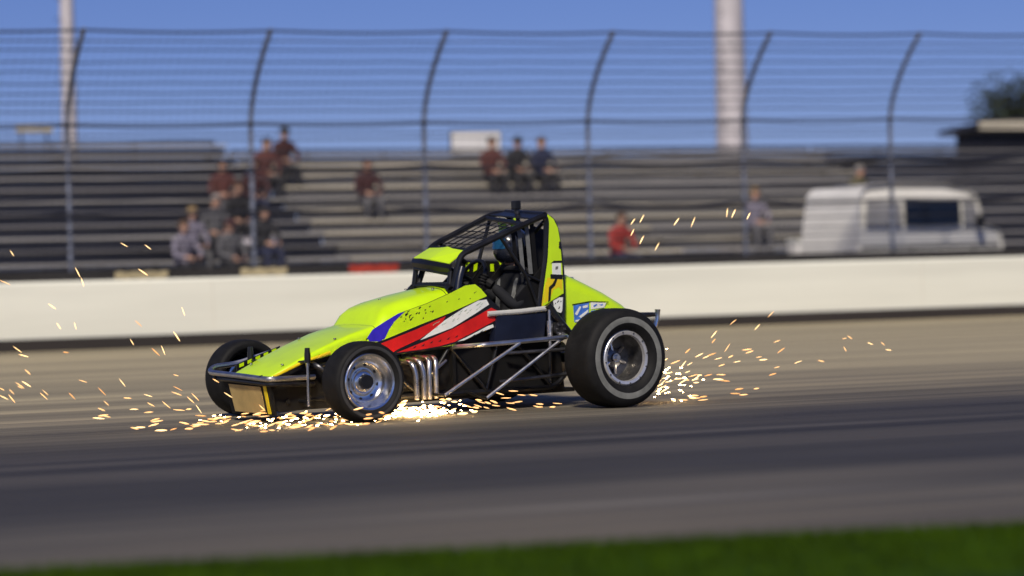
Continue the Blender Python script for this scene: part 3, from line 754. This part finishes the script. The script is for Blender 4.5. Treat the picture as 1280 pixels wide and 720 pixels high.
b = MB(); b.tube(rounded([P(1.135, .285, 1.02), P(1.105, .292, .95), P(1.08, .30, .85)], .05), [.026] * 8, 14); b.build('cowl_post', M['navy'], car)

# roll cage
b = MB(); r_ = .0215
b.tube(rounded([P(1.07, far, .87), P(1.20, far - .01, 1.168), P(1.30, -.28, 1.205), P(1.77, -.285, 1.400), P(1.90, -.285, 1.418), P(2.0, -.285, 1.30), P(1.99, -.30, .95), P(1.90, -.30, .60)], .06), r_)
b.tube(rounded([P(1.06, .255, .85), P(1.13, .275, 1.108), P(1.555, .300, 1.276), P(1.835, .300, 1.378), P(1.86, .300, 1.345), P(1.838, .300, 1.072), P(1.795, .300, .857), P(1.755, .305, .66)], .05), r_)
b.tube([P(1.90, -.285, 1.418), P(1.845, .300, 1.382)], r_)
b.tube([P(1.72, -.285, 1.378), P(1.66, .300, 1.318)], .017)
b.tube([P(1.205, far, 1.165), P(1.215, near, 1.14)], .017)
b.tube(rounded([P(1.845, .300, 1.382), P(1.94, .298, 1.335), P(1.985, .298, 1.05), P(1.99, .30, .80), P(1.97, .31, .58)], .1), .016)
b.tube([P(1.99, -.29, 1.0), P(1.985, .29, 1.0)], .017)
b.tube([P(1.66, .300, .96), P(1.80, .300, .90)], .010)
b.build('roll_cage', M['black'], car)
b = MB(); b.loft([[P(1.74, -.27, 1.392), P(1.74, .27, 1.352), P(1.74, .27, 1.362), P(1.74, -.27, 1.402)], [P(1.90, -.27, 1.418), P(1.85, .28, 1.384), P(1.85, .28, 1.394), P(1.90, -.27, 1.428)]], smooth=False); b.build('roof_plate', M['black'], car)
for u0, u1 in ((1.83, 1.885), (1.935, 1.985)):
    b = MB(); b.prism([(u0, 1.265), (u1, 1.27), (u1 - .006, 1.375), (u0 + .01, 1.37)], -.283, -.262, SIDE); b.build('head_pad', M['yellow'], car)
# stone guard in front of the driver, extra cage bars
b = MB()
for k in range(6):
    v = -.20 + .085 * k; t = (v + .22) / .46
    b.tube([P(1.20, v, 1.168 - .02 * t), P(1.30, v * 1.12 - .01, 1.205 - .01 * t), P(1.70 - .05 * t, v * 1.15, 1.372 - .055 * t)], .0042, 5)
for k in range(4):
    u = 1.30 + .1 * k; b.tube([P(u, -.26, 1.202 + .042 * k), P(u - .02, .29, 1.175 + .040 * k)], .0042, 5)
b.build('stone_guard', M['black'], car)
b = MB()
b.tube([P(1.30, -.28, 1.205), P(1.55, -.30, 1.06)], .014); b.tube([P(1.77, -.285, 1.40), P(1.66, -.30, 1.06)], .014); b.tube([P(1.45, .298, 1.235), P(1.66, .305, .96), P(1.76, .305, .72)], .012)
b.tube([P(1.84, .29, 1.33), P(1.90, -.28, 1.05)], .015)
b.build('cage_brace', M['black'], car)
# window straps in the rear of the cockpit opening
for u, w1, w0, th, mm in ((1.615, 1.285, 1.02, .030, 'matte_black'), (1.668, 1.315, .97, .032, 'strap'), (1.735, 1.335, .96, .034, 'strap'), (1.78, 1.35, .95, .036, 'matte_black')):
    b = MB(); b.prism([(u - th / 2, w0), (u + th / 2, w0), (u + th / 2 - .03, w1), (u - th / 2 - .03, w1)], .262, .266, SIDE); b.build('strap', M[mm], car)

# rear side panels
panel = [(1.849, 1.350), (1.86, 1.385), (1.908, 1.352), (1.945, 1.286), (1.962, 1.184), (1.972, 1.04), (1.978, .91), (1.980, .815), (1.885, .768), (1.785, .718), (1.772, .705), (1.800, .857), (1.842, 1.072), (1.866, 1.258)]
for sgn in (1, -1):
    b = MB(); fn = lambda a, c, t: P(a, sgn * t, c)
    b.prism(panel, .312, .318, fn, 0)
    if sgn > 0:
        b.prism([(1.884, .948), (1.962, .944), (1.962, 1.036), (1.886, 1.036)], .3175, .3195, fn, 2)
        b.prism([(1.868, .922), (1.974, .915), (1.974, .948), (1.868, .954)], .3178, .3205, fn, 3); b.prism([(1.872, 1.03), (1.90, 1.05), (1.97, 1.05), (1.97, 1.034), (1.89, 1.034)], .3178, .3205, fn, 3)
        b.prism([(1.912, .985), (1.935, .990), (1.938, 1.010), (1.915, 1.008)], .319, .3206, fn, 4)
        b.prism([(1.915, .93), (1.935, .93), (1.905, .87), (1.872, .845), (1.862, .765), (1.842, .752), (1.852, .862), (1.885, .885)], .3175, .3198, fn, 3)
        b.prism([(1.952, 1.19), (1.968, 1.18), (1.966, 1.13), (1.948, 1.14)], .3175, .3198, fn, 3)
        for poly in ([(1.775, .712), (1.79, .716), (1.835, .90), (1.826, .90)], ): b.prism(poly, .3175, .3190, fn, 1)
        b.prism([(1.805, .745), (1.86, .772), (1.89, .84), (1.94, .86), (1.97, .83), (1.972, .92), (1.84, .93)], .3172, .3186, fn, 1)
    b.build('cage_side_panel', [M['yellow'], M['gold_yellow'], M['white'], M['black'], M['tyre_worn']], car)
    b = MB(); b.prism([(1.755, .700), (1.885, .760), (1.985, .808), (1.995, .60), (1.90, .56), (1.80, .60)], .305, .312, fn, 0)
    if sgn > 0:
        b.prism([(1.898, .690), (1.955, .672), (1.978, .70), (1.978, .785), (1.945, .785), (1.89, .762)], .3115, .3135, fn, 1)
        for k in range(7):
            u, w0 = 1.90 + rnd.random() * .06, .70 + rnd.random() * .06; b.prism([(u, w0), (u + .012, w0 + .004), (u + .008, w0 + .014)], .313, .3145, fn, 0)
    b.build('lower_side_panel', [M['black'], M['white']], car)

# side box, rail, torsion hub behind the cockpit
b = MB(); b.prism([(1.37, .668), (1.795, .676), (1.765, .476), (1.335, .480)], .30, .362, SIDE); b.build('side_box', M['navy'], car)
b = MB(); b.tube([P(1.30, .345, .685), P(1.56, .36, .694), P(1.83, .36, .712)], .019); b.build('cockpit_rail', mat('pale_rail_paint', (.50, .50, .47), .45), car)
b = MB(); b.tube([P(1.80, .372, .735), P(1.86, .40, .64), P(1.97, .44, .50)], [.03, .026, .02]); b.build('rear_torsion_arm', M['black'], car)
b = MB(); b.tube([P(1.87, .30, .56), P(1.87, .43, .56)], .05, 18)
for k in range(6): b.tube([P(1.87 + .034 * math.cos(k * 1.047), .425, .56 + .034 * math.sin(k * 1.047)), P(1.87 + .034 * math.cos(k * 1.047), .44, .56 + .034 * math.sin(k * 1.047))], .008, 6, 1)
b.build('torsion_hub', [M['steel'], M['silver']], car)
b = MB(); b.tube([P(1.80, .39, .70), P(1.80, .39, .40)], .011); b.tube([P(1.80, .39, .62), P(1.80, .39, .50)], .021); b.build('rear_shock', M['silver'], car)

# nerf bar with braces
b = MB(); b.tube(rounded([P(1.02, .31, .46), P(1.10, .58, .476), P(1.80, .61, .506), P(1.90, .40, .52)], .05), .0165)
nerf = b.build('nerf_bar', M['silver'], car)
for u0, w0, u1, w1 in ((1.396, .477, .760, .140), (1.765, .497, 1.105, .105)):
    b = MB(); b.tube([P(u0, .60, w0), P(u1, .60, w1)], .0125); b.build('brace', M['silver'], nerf)
for u1, w1 in ((.760, .140), (1.105, .105)):
    b = MB(); b.tube([P(u1, .60, w1), P(u1 + .02, .29, .14)], .0125); b.build('lower_arm', M['black'], nerf)
b = MB(); b.tube(rounded([P(1.02, -.31, .46), P(1.10, -.58, .476), P(1.80, -.61, .506), P(1.90, -.40, .52)], .05), .0165); b.build('right_rail', M['chrome'], car)

# tail tank
b = MB()
b.loft(shell([(2.0, .272, .990, .54, .13, .012), (2.19, .272, .915, .53, .13, .012), (2.42, .268, .815, .52, .13, .012), (2.58, .255, .728, .51, .11, .01), (2.68, .23, .655, .51, .08, .008), (2.74, .17, .595, .525, .04, .004)]))
tank = b.build('tail_tank', M['yellow'], car, angle=50)
b = MB(); b.prism([(2.095, .722), (2.235, .738), (2.23, .60), (2.10, .60)], .2725, .2745, SIDE, 0); b.prism([(2.25, .742), (2.39, .733), (2.37, .70), (2.25, .69)], .2722, .2742, SIDE, 1); b.prism([(2.25, .68), (2.37, .69), (2.36, .60), (2.25, .60)], .2722, .2742, SIDE, 0)
b.prism([(2.085, .732), (2.24, .750), (2.41, .742), (2.41, .735), (2.24, .742), (2.085, .724)], .272, .275, SIDE, 2)
for poly in ([(2.105, .66), (2.15, .715), (2.165, .712), (2.125, .65)], [(2.14, .64), (2.225, .69), (2.225, .672), (2.16, .63)], [(2.175, .715), (2.225, .725), (2.22, .705), (2.18, .70)], [(2.11, .615), (2.15, .62), (2.14, .605), (2.11, .603)]): b.prism(poly, .2742, .2756, SIDE, 1)
for poly in ([(2.27, .715), (2.30, .728), (2.31, .72), (2.28, .705)], [(2.325, .722), (2.36, .726), (2.35, .712)]): b.prism(poly, .2740, .2754, SIDE, 0)
b.build('tank_decal', [M['decal_blue'], M['white'], M['black']], tank)
b = MB(); b.lathe([(.001, .010), (.032, .009), (.04, .0), (.04, -.03)], 20, axis='z'); q = b.build('filler_cap', M['silver'], tank); q.location = P(2.18, .10, .920)
b = MB(); b.tube(rounded([P(2.45, .20, .62), P(2.80, .29, .635), P(2.86, .25, .635), P(2.86, -.25, .635), P(2.80, -.29, .635), P(2.45, -.2, .62)], .06), .016)
rb = b.build('rear_bumper', M['black'], car)
for v in (.29, -.29):
    b = MB(); b.tube([P(2.845, v, .672), P(2.84, v, .60), P(2.82, v, .545)], [.022, .016, .014]); b.build('bumper_post', M['chrome'], rb)

# roof camera mast
b = MB(); b.tube([P(1.82, 0, 1.29), P(1.81, 0, 1.42)], .017); b.tube([P(1.81, 0, 1.40), P(1.803, 0, 1.47)], .022)
mast = b.build('camera_mast', M['steel'], car)
b = MB(); b.box(P(1.80, 0, 1.462), (.05, .06, .062), bev=.006); b.build('camera_body', M['black'], mast)

# seat, steering wheel, rear axle
b = MB(); secs = []
for u, w, hw, th in ((1.52, .30, .20, .05), (1.66, .26, .21, .06), (1.80, .32, .22, .07), (1.88, .55, .23, .07), (1.92, .85, .24, .07), (1.94, 1.05, .15, .06), (1.95, 1.24, .13, .05), (1.95, 1.28, .11, .03)):
    secs.append([P(u + .02, hw, w), P(u - .10, hw + .02, w + .03), P(u - .10, hw - .02, w + .04), P(u - .02, hw - .06, w + .01), P(u - .02, -hw + .06, w + .01), P(u - .10, -hw + .02, w + .04), P(u - .10, -hw - .02, w + .03), P(u + .02, -hw, w), P(u + th, 0, w - .01)])
b.loft(secs)
for sgn in (1, -1): b.prism([(1.50, .44), (1.97, .44), (1.975, 1.03), (1.86, 1.05), (1.74, .93), (1.60, .80)], .265, .285, lambda a, c, t: P(a, sgn * t, c))
b.prism([(1.90, .44), (1.95, .44), (1.965, .95), (1.93, .95)], -.265, .265, SIDE)
b.build('seat', M['matte_black'], car, angle=60)
SWC = Vector(P(1.40, 0, .925)); sw = MB(); pts = []
ax = Vector((.90, 0, -.43)).normalized(); e1 = Vector((0, 1, 0)); e2 = ax.cross(e1)
for k in range(28): a = 2 * math.pi * k / 28; pts.append(SWC + (e1 * math.cos(a) + e2 * math.sin(a)) * .155)
sw.tube(pts, .014, 8, closed=True)
for a in (0, 2.1, 4.2): sw.tube([SWC, SWC + (e1 * math.cos(a) + e2 * math.sin(a)) * .15], .010, 6)
sw.tube([SWC, SWC - ax * .26], .014, 8)
sw.build('steering_wheel', M['black'], car)
b = MB(); b.tube([P(2.06, -.74, .345), P(2.06, .70, .345)], .034, 14)
b.loft([[P(2.06 + math.cos(a) * r, v, .345 + math.sin(a) * r) for a in [k * math.pi / 8 for k in range(16)]] for v, r in ((-.12, .06), (-.08, .13), (.06, .14), (.10, .06))])
b.build('rear_axle', M['steel'], car)
for sgn in (1, -1):
    b = MB(); b.tube([P(2.06, sgn * .50, .42), P(1.45, sgn * .34, .40)], .013); b.tube([P(2.06, sgn * .50, .25), P(1.40, sgn * .32, .20)], .013); b.build('trailing_rod', M['steel'], car)

# wheels
def wheel(u, v, Rr, W, rim, rear, sgn):
    root = bpy.data.objects.new('wheel', None); col.objects.link(root); root.parent = car
    root.location = P(u, v, Rr); root.rotation_euler = (0, rng.uniform(0, 6), 0 if sgn > 0 else math.pi); root.empty_display_size = .1
    h = W / 2; k = Rr - rim
    pr = [(rim, -h * .74), (rim + k * .12, -h * .93), (rim + k * .30, -h * 1.03), (rim + k * .36, -h * 1.045), (rim + k * .62, -h * 1.04), (rim + k * .70, -h * 1.02), (rim + k * .90, -h * .92), (Rr - .006, -h * .80), (Rr - .001, -h * .62), (Rr, -h * .3)]
    full = pr + [(Rr + .001, 0)] + [(r, -y) for r, y in pr[::-1]]
    mi = [0] * len(full)
    if rear: mi[3] = 1; mi[2] = 0
    else: mi[3] = 2
    b = MB(); b.lathe(full, 80, mis=mi, close=True)
    b.build('tyre', [M['tyre'], M['tyre_worn'], M['tyre_band']], root, angle=50)
    b = MB()
    if rear:
        pf = [(rim + .004, -h * .70), (rim + .006, -h * .82), (rim - .004, -h * .87), (rim - .024, -h * .85), (rim - .028, -h * .68), (rim - .031, -h * .3), (rim - .034, h * .05), (rim - .05, h * .22), (.075, h * .26), (.07, h * .10), (.045, h * .02), (.001, h * .02)]
        b.lathe(pf, 64, mis=[0, 0, 0, 0, 1, 1, 1, 1, 1, 1, 1])
        for q in range(12):                          # bead lock bolts
            a = q * math.pi / 6; b.tube([(math.cos(a) * (rim - .008), -h * .80, math.sin(a) * (rim - .008)), (math.cos(a) * (rim - .008), -h * .90, math.sin(a) * (rim - .008))], .006, 6, 1)
        rm = b.build('rim', [M['rim'], mat('dull_rim_bowl', (.20, .195, .19), .35, .9, .35, 22)], root, angle=40)
        b = MB(); b.tube([(0, h * .3, 0), (0, -h * .12, 0)], .032, 18); b.tube([(0, -h * .12, 0), (0, -h * .26, 0)], .020, 6)
        for q in range(6):
            a = q * math.pi / 3; b.tube([(math.cos(a) * .035, h * .12, math.sin(a) * .035), (math.cos(a) * .115, h * .16, math.sin(a) * .115)], [.016, .011], 8)
        b.build('hub', M['header'], rm)
    else:
        pf = [(rim + .004, -h * .72), (rim + .006, -h * .86), (rim - .003, -h * .92), (rim - .016, -h * .88), (rim - .026, -h * .66), (rim - .036, -h * .3), (rim - .055, 0.0), (.105, h * .12), (.088, h * .10), (.078, -h * .12), (.062, -h * .20), (.001, -h * .20)]
        b.lathe(pf, 64)
        rm = b.build('rim', M['bright'], root, angle=40)
        b = MB(); b.tube([(0, -h * .15, 0), (0, -h * .55, 0)], [.052, .046], 18, 0)
        for q in range(6):
            a = q * math.pi / 3; b.tube([(math.cos(a) * .050, -h * .18, math.sin(a) * .050), (math.cos(a) * .050, -h * .30, math.sin(a) * .050)], .0075, 6, 1)
        for q in range(8):
            a = q * math.pi / 4 + .2; c0 = Vector((math.cos(a) * .118, h * .06, math.sin(a) * .118)); b.tube([c0, c0 + Vector((0, .02, 0))], .013, 10, 0)
        b.build('hub', [M['black'], M['silver']], rm)
    return root
wheel(-.01, .80, .272, .205, .190, False, 1)
wheel(-.01, -.86, .272, .205, .190, False, -1)
wheel(2.072, .80, .351, .32, .190, True, 1)
wheel(2.06, -.80, .352, .34, .190, True, -1)

# ------------------------------------------------------------------ driver
DB = Vector((1.72, 0, .40))
drv = empty('person', CO + Matrix.Rotation(PSI, 3, 'Z') @ DB, PSI, 'driver in black suit and dark helmet with blue visor, seated in the race car', 'person')
def D(u, v, w): p = Vector(P(u, v, w)) - DB; return (p.x, p.y, p.z)
J = {'pelvis': (*D(1.72, 0, .40), (.15, .12)), 'waist': (*D(1.76, 0, .56), (.14, .11)), 'chest': (*D(1.79, 0, .76), (.17, .12)), 'upper': (*D(1.79, 0, .90), (.14, .10)),
     'neck': (*D(1.78, 0, .99), .058), 'jaw': (*D(1.755, 0, 1.08), (.07, .075)), 'brow': (*D(1.755, 0, 1.17), (.08, .09)), 'crown': (*D(1.765, 0, 1.24), .055)}
E_ = [('pelvis', 'waist'), ('waist', 'chest'), ('chest', 'upper'), ('upper', 'neck'), ('neck', 'jaw'), ('jaw', 'brow'), ('brow', 'crown')]
for s, n in ((1, 'l'), (-1, 'r')):
    J.update({'sh' + n: (*D(1.785, s * .18, .885), .066), 'el' + n: (*D(1.60, s * .255, .72), .050), 'wr' + n: (*D(1.455, s * .185, .885), .036),
              'hip' + n: (*D(1.66, s * .10, .38), .09), 'kn' + n: (*D(1.27, s * .14, .56), .068), 'an' + n: (*D(1.11, s * .12, .30), .045), 'to' + n: (*D(1.08, s * .12, .36), .038)})
    E_ += [('upper', 'sh' + n), ('sh' + n, 'el' + n), ('el' + n, 'wr' + n), ('pelvis', 'hip' + n), ('hip' + n, 'kn' + n), ('kn' + n, 'an' + n), ('an' + n, 'to' + n)]
me = skin_mesh(J, E_, [M['suit'], M['skin']], lambda c: 1 if c.z > .60 else 0)
bo = bpy.data.objects.new('body', me); col.objects.link(bo); bo.parent = drv
for s in (1, -1):                                    # gloved hands closed round the wheel rim
    g = MB(); c0 = SWC + e1 * (-s * .152) - DB
    wrist = Vector(D(1.455, s * .185, .885)); palm = c0 + ax * .032
    g.tube([wrist, wrist.lerp(palm, .5), palm], [.037, .042, .036], 10)
    upd = e2 * (1 if e2.z > 0 else -1)
    for k in range(4):
        base = palm + upd * (.032 - .021 * k); L = (.95, 1.05, 1.0, .82)[k]
        g.tube(rounded([base, base - ax * .030 * L + e1 * (-s * .028), base - ax * .066 * L + e1 * (-s * .008), base - ax * .056 * L + e1 * (s * .022)], .014, 3), .0095, 7)
    g.tube(rounded([palm + upd * .028, palm + upd * .052 + e1 * (s * .022), palm + upd * .050 - ax * .036 + e1 * (s * .020)], .012, 3), .0105, 7)
    g.build('glove', M['matte_black'], drv)
HC = Vector(D(1.755, 0, 1.165))
def dome(r, ulo, uhi, wlo, whi, n=24, m=18):        # patch of an ellipsoid shell; angle 0 faces forward
    vs, fs = [], []
    for i in range(m + 1):
        e = wlo + (whi - wlo) * i / m
        for k in range(n + 1):
            a = ulo + (uhi - ulo) * k / n
            fwd = math.cos(a) * math.cos(e); chin = .022 * max(0, math.cos(a)) * max(0, -math.sin(e)) ** .7 if e < 0 else 0
            vs.append(HC + Vector((-fwd * (r * 1.14) - chin, math.sin(a) * math.cos(e) * r, math.sin(e) * r * 1.08)))
    for i in range(m):
        for k in range(n):
            o = i * (n + 1) + k; fs.append([o, o + 1, o + n + 2, o + n + 1])
    return vs, fs
h = MB(); h.add(*dome(.128, -math.pi, math.pi, R(-62), R(90), 36, 20)); hel = h.build('helmet', M['helmet'], drv)
h = MB(); h.add(*dome(.1305, R(-40), R(66), R(-8), R(22), 26, 8)); h.build('visor', M['visor'], hel)
h = MB()
for s in (1, -1): h.tube([D(1.80, s * .10, 1.0), D(1.715, s * .11, .90), D(1.66, s * .08, .62)], [.02, .022, .02], 6)
h.build('harness', M['strap'], drv)
h = MB(); h.tube(rounded([D(1.80, .15, .98), D(1.74, .10, 1.0), D(1.70, 0, 1.01), D(1.74, -.10, 1.0), D(1.80, -.15, .98)], .06), .022, 8); h.build('neck_collar', M['suit'], drv)

# ------------------------------------------------------------------ sparks: little glowing slivers
spark_m = [glow('white_hot_spark', (1.0, .66, .29), 2.4), glow('orange_spark', (1.0, .56, .22), 1.5), glow('dull_spark', (1.0, .48, .16), 0.9)]
def sliver(r, L, seed):
    q = random.Random(seed); b = MB(); N = 5
    b.tube([(-L / 2, q.uniform(-.1, .1) * r, 0), (-L * .2, 0, q.uniform(-.2, .2) * r), (L * .15, q.uniform(-.2, .2) * r, 0), (L / 2, 0, 0)], [r * .25, r * q.uniform(.75, 1), r * q.uniform(.8, 1.1), r * .3], N)
    return b
protos = []
for k in range(6):
    o = sliver(.0048, .048, k).build('spark', spark_m[(0, 0, 1, 1, 1, 2)[k]], None); protos.append(o.data); bpy.data.objects.remove(o)
CM = Matrix.Translation(CO) @ Matrix.Rotation(PSI, 4, 'Z')
sr = random.Random(21)
def spark(u, v, w, pitch, size, L, hot, label, group, yaw=0.0):
    o = bpy.data.objects.new('spark', protos[sr.choice(hot)]); col.objects.link(o)
    o.matrix_world = CM @ Matrix.Translation(P(u, v, w)) @ Matrix.Rotation(yaw, 4, 'Z') @ Matrix.Rotation(pitch, 4, 'Y') @ Matrix.Diagonal((L, size, size, 1))
    tag(o, label, 'spark', group)
HOT, WARM, ALL = (0, 1), (2, 3, 4), (0, 1, 2, 3, 4, 5)
# a) low spray in front of and beside the nose
for k in range(98):
    v = sr.uniform(-.1, 1.35); u = sr.uniform(-.95, .18) - .15 * v + (0 if sr.random() > .25 else -.35)
    if u > -.30 and .62 < v < .95: v = 1.05
    spark(u, v, max(.012, abs(sr.gauss(.01, .045))), sr.uniform(-.35, .25), sr.uniform(.7, 1.6), sr.uniform(.8, 1.6), (2, 3, 4, 5, 5), 'orange spark skimming the asphalt beside and in front of the nose', 'low sparks round the nose', sr.uniform(-.6, .3))
for k in range(15):
    spark(sr.uniform(-1.75, -.9), sr.uniform(-.2, .9), abs(sr.gauss(.03, .07)) + .012, sr.uniform(-.1, .25), sr.uniform(.7, 1.3), sr.uniform(1.0, 1.9), (0, 2, 3, 4), 'low orange spark well ahead of the nose', 'low sparks well ahead of the nose', sr.uniform(-.4, .3))
# b) burst under the exhaust pipes
for k in range(34):
    spark(sr.gauss(.58, .17), sr.gauss(.55, .14), abs(sr.gauss(.02, .05)) + .012, sr.uniform(-.4, .4), sr.uniform(1.0, 2.2), sr.uniform(.8, 1.7), (0, 1, 2), 'pale glowing spark in the burst under the exhaust pipes', 'burst under the exhaust pipes', sr.uniform(-.5, .5))
# c) trail under the side bar
for k in range(26):
    spark(sr.uniform(.8, 1.75), sr.gauss(.45, .14), abs(sr.gauss(.03, .045)) + .012, sr.uniform(-.1, .35), sr.uniform(.7, 1.5), sr.uniform(1, 1.8), WARM, 'orange spark trailing back under the silver side bar', 'sparks trailing under the car')
# d) strays ahead of the car
for k in range(44):
    t = sr.random(); u = -.65 - 2.1 * t ** 1.1 + sr.gauss(0, .12); v = sr.uniform(-.6, .8); w = .05 + abs(sr.gauss(.0, .26)) + t * .16
    spark(u, v, w, R(34) + sr.gauss(0, .22), sr.uniform(.5, .95), sr.uniform(.8, 1.7), ALL, 'stray spark flying over the pale track ahead of the nose', 'stray sparks ahead of the car')
for k in range(13):
    u = sr.uniform(-2.7, -1.0); spark(u, sr.uniform(-.5, .5), sr.uniform(.5, 1.35), R(50) + sr.gauss(0, .25), sr.uniform(.45, .8), sr.uniform(.9, 1.9), HOT, 'high stray spark in front of the wall on the left', 'high stray sparks on the left')
# e) fan behind the rear wheel
for k in range(54):
    t = sr.random() ** 1.5; ang = R(sr.uniform(4, 48)); rr_ = .05 + 1.35 * t
    spark(2.46 + rr_ * math.cos(ang), sr.uniform(.35, .85), .20 + rr_ * math.sin(ang) * .60 - .12 * sr.random(), ang * -1 * .8 + sr.gauss(0, .15), sr.uniform(.5, 1.1), sr.uniform(.9, 2.0), HOT if t < .3 else ALL, 'spark in the fan thrown up behind the left rear wheel', 'fan of sparks behind the rear wheel')
for k in range(14):
    spark(sr.uniform(2.6, 3.5), sr.uniform(.4, 1.1), abs(sr.gauss(.06, .07)) + .012, sr.uniform(-.1, .1), sr.uniform(.8, 1.3), sr.uniform(1, 2.0), ALL, 'low spark skimming the track behind the left rear wheel', 'low sparks behind the rear wheel')
# f) far strays on the right
for k in range(10):
    spark(sr.uniform(2.75, 3.9), sr.uniform(-.2, .4), sr.uniform(1.02, 1.40), R(-58) + sr.gauss(0, .12), sr.uniform(.6, .9), sr.uniform(1.2, 1.9), HOT, 'high stray spark in front of the stands right of the car', 'high stray sparks on the right')
for k in range(7):
    spark(sr.uniform(3.6, 5.3), sr.uniform(.2, .9), sr.uniform(.22, .52), R(30) + sr.gauss(0, .6), sr.uniform(.6, .9), sr.uniform(.9, 1.4), ALL, 'lone spark over the track far right of the car', 'lone sparks on the right')
# the finest embers, beyond counting
em = MB()
for k in range(300):
    if k < 180: u, v, w = sr.gauss(.60, .16), sr.gauss(.55, .11), abs(sr.gauss(.01, .035)) + .006
    elif k < 255: u, v, w = sr.uniform(-.9, .2), sr.uniform(0, 1.2), abs(sr.gauss(.0, .03)) + .006
    else: u, v, w = 2.5 + abs(sr.gauss(0, .2)), sr.gauss(.6, .12), abs(sr.gauss(.12, .10)) + .01
    if -.32 < u < .3 and .62 < v < .95: continue
    c0 = Vector(P(u, v, w)); L = sr.uniform(.006, .016)
    em.tube([c0 - Vector((L, 0, 0)), c0, c0 + Vector((L, 0, L * sr.uniform(-.5, .5)))], [.001, L * .35, .001], 5)
eo = em.build('spark_embers', glow('ember_glow', (1.0, .66, .28), 45.0), None, recalc=False); eo.matrix_world = CM
tag(eo, 'fine glowing embers thick under the exhaust pipes and round the wheels', 'embers', kind='stuff')

# ------------------------------------------------------------------ sky, sun, camera
SUN_AZ, SUN_EL = R(189), R(43)                     # azimuth clockwise from +y
w = bpy.data.worlds.new('World'); sc.world = w; w.use_nodes = True
nt = w.node_tree; bg = nt.nodes['Background']
sky = nt.nodes.new('ShaderNodeTexSky'); sky.sky_type = 'NISHITA'; sky.sun_disc = False
sky.sun_elevation = SUN_EL; sky.sun_rotation = SUN_AZ; sky.altitude = 1500; sky.air_density = 1.0; sky.dust_density = 0.1; sky.ozone_density = 6.0
tint = nt.nodes.new('ShaderNodeMix'); tint.data_type = 'RGBA'; tint.blend_type = 'MULTIPLY'; tint.inputs['Factor'].default_value = 1
tint.inputs['B'].default_value = (0.60, 0.60, 0.94, 1)
nt.links.new(sky.outputs['Color'], tint.inputs['A']); nt.links.new(tint.outputs['Result'], bg.inputs['Color'])
bg.inputs['Strength'].default_value = 0.068
ld = bpy.data.lights.new('sun', 'SUN'); ld.energy = 4.0; ld.angle = R(7); ld.color = (1.0, 0.90, 0.76)
lo = bpy.data.objects.new('sun', ld); col.objects.link(lo)
sd = Vector((math.sin(SUN_AZ) * math.cos(SUN_EL), math.cos(SUN_AZ) * math.cos(SUN_EL), math.sin(SUN_EL)))
lo.location = sd * 60; lo.rotation_euler = sd.to_track_quat('Z', 'Y').to_euler()

cd = bpy.data.cameras.new('camera'); cam = bpy.data.objects.new('camera', cd); col.objects.link(cam)
cd.sensor_width = 36; cd.lens = 36 * 3500 / 1280; cd.clip_start = .1; cd.clip_end = 5000
pitch = math.atan(24 / 3500); roll = 0.0261
cam.matrix_world = Matrix.Translation((0, 0, 1.0)) @ Matrix.Rotation(math.pi / 2 - pitch, 4, 'X') @ Matrix.Rotation(-roll, 4, 'Z')
cd.dof.use_dof = True; cd.dof.focus_distance = 19.3; cd.dof.aperture_fstop = cd.lens / 1000 / 0.098; cd.dof.aperture_blades = 0
sc.camera = cam
sc.render.resolution_x, sc.render.resolution_y = 1024, 576
sc.view_settings.view_transform = 'Standard'; sc.view_settings.look = 'None'; sc.view_settings.exposure = 0; sc.view_settings.gamma = 1
sc.render.engine = 'CYCLES'
sc.cycles.use_denoising = True
try: sc.cycles.denoiser = 'OPENIMAGEDENOISE'
except Exception: pass
sc.cycles.max_bounces = 6; sc.cycles.sample_clamp_indirect = 6
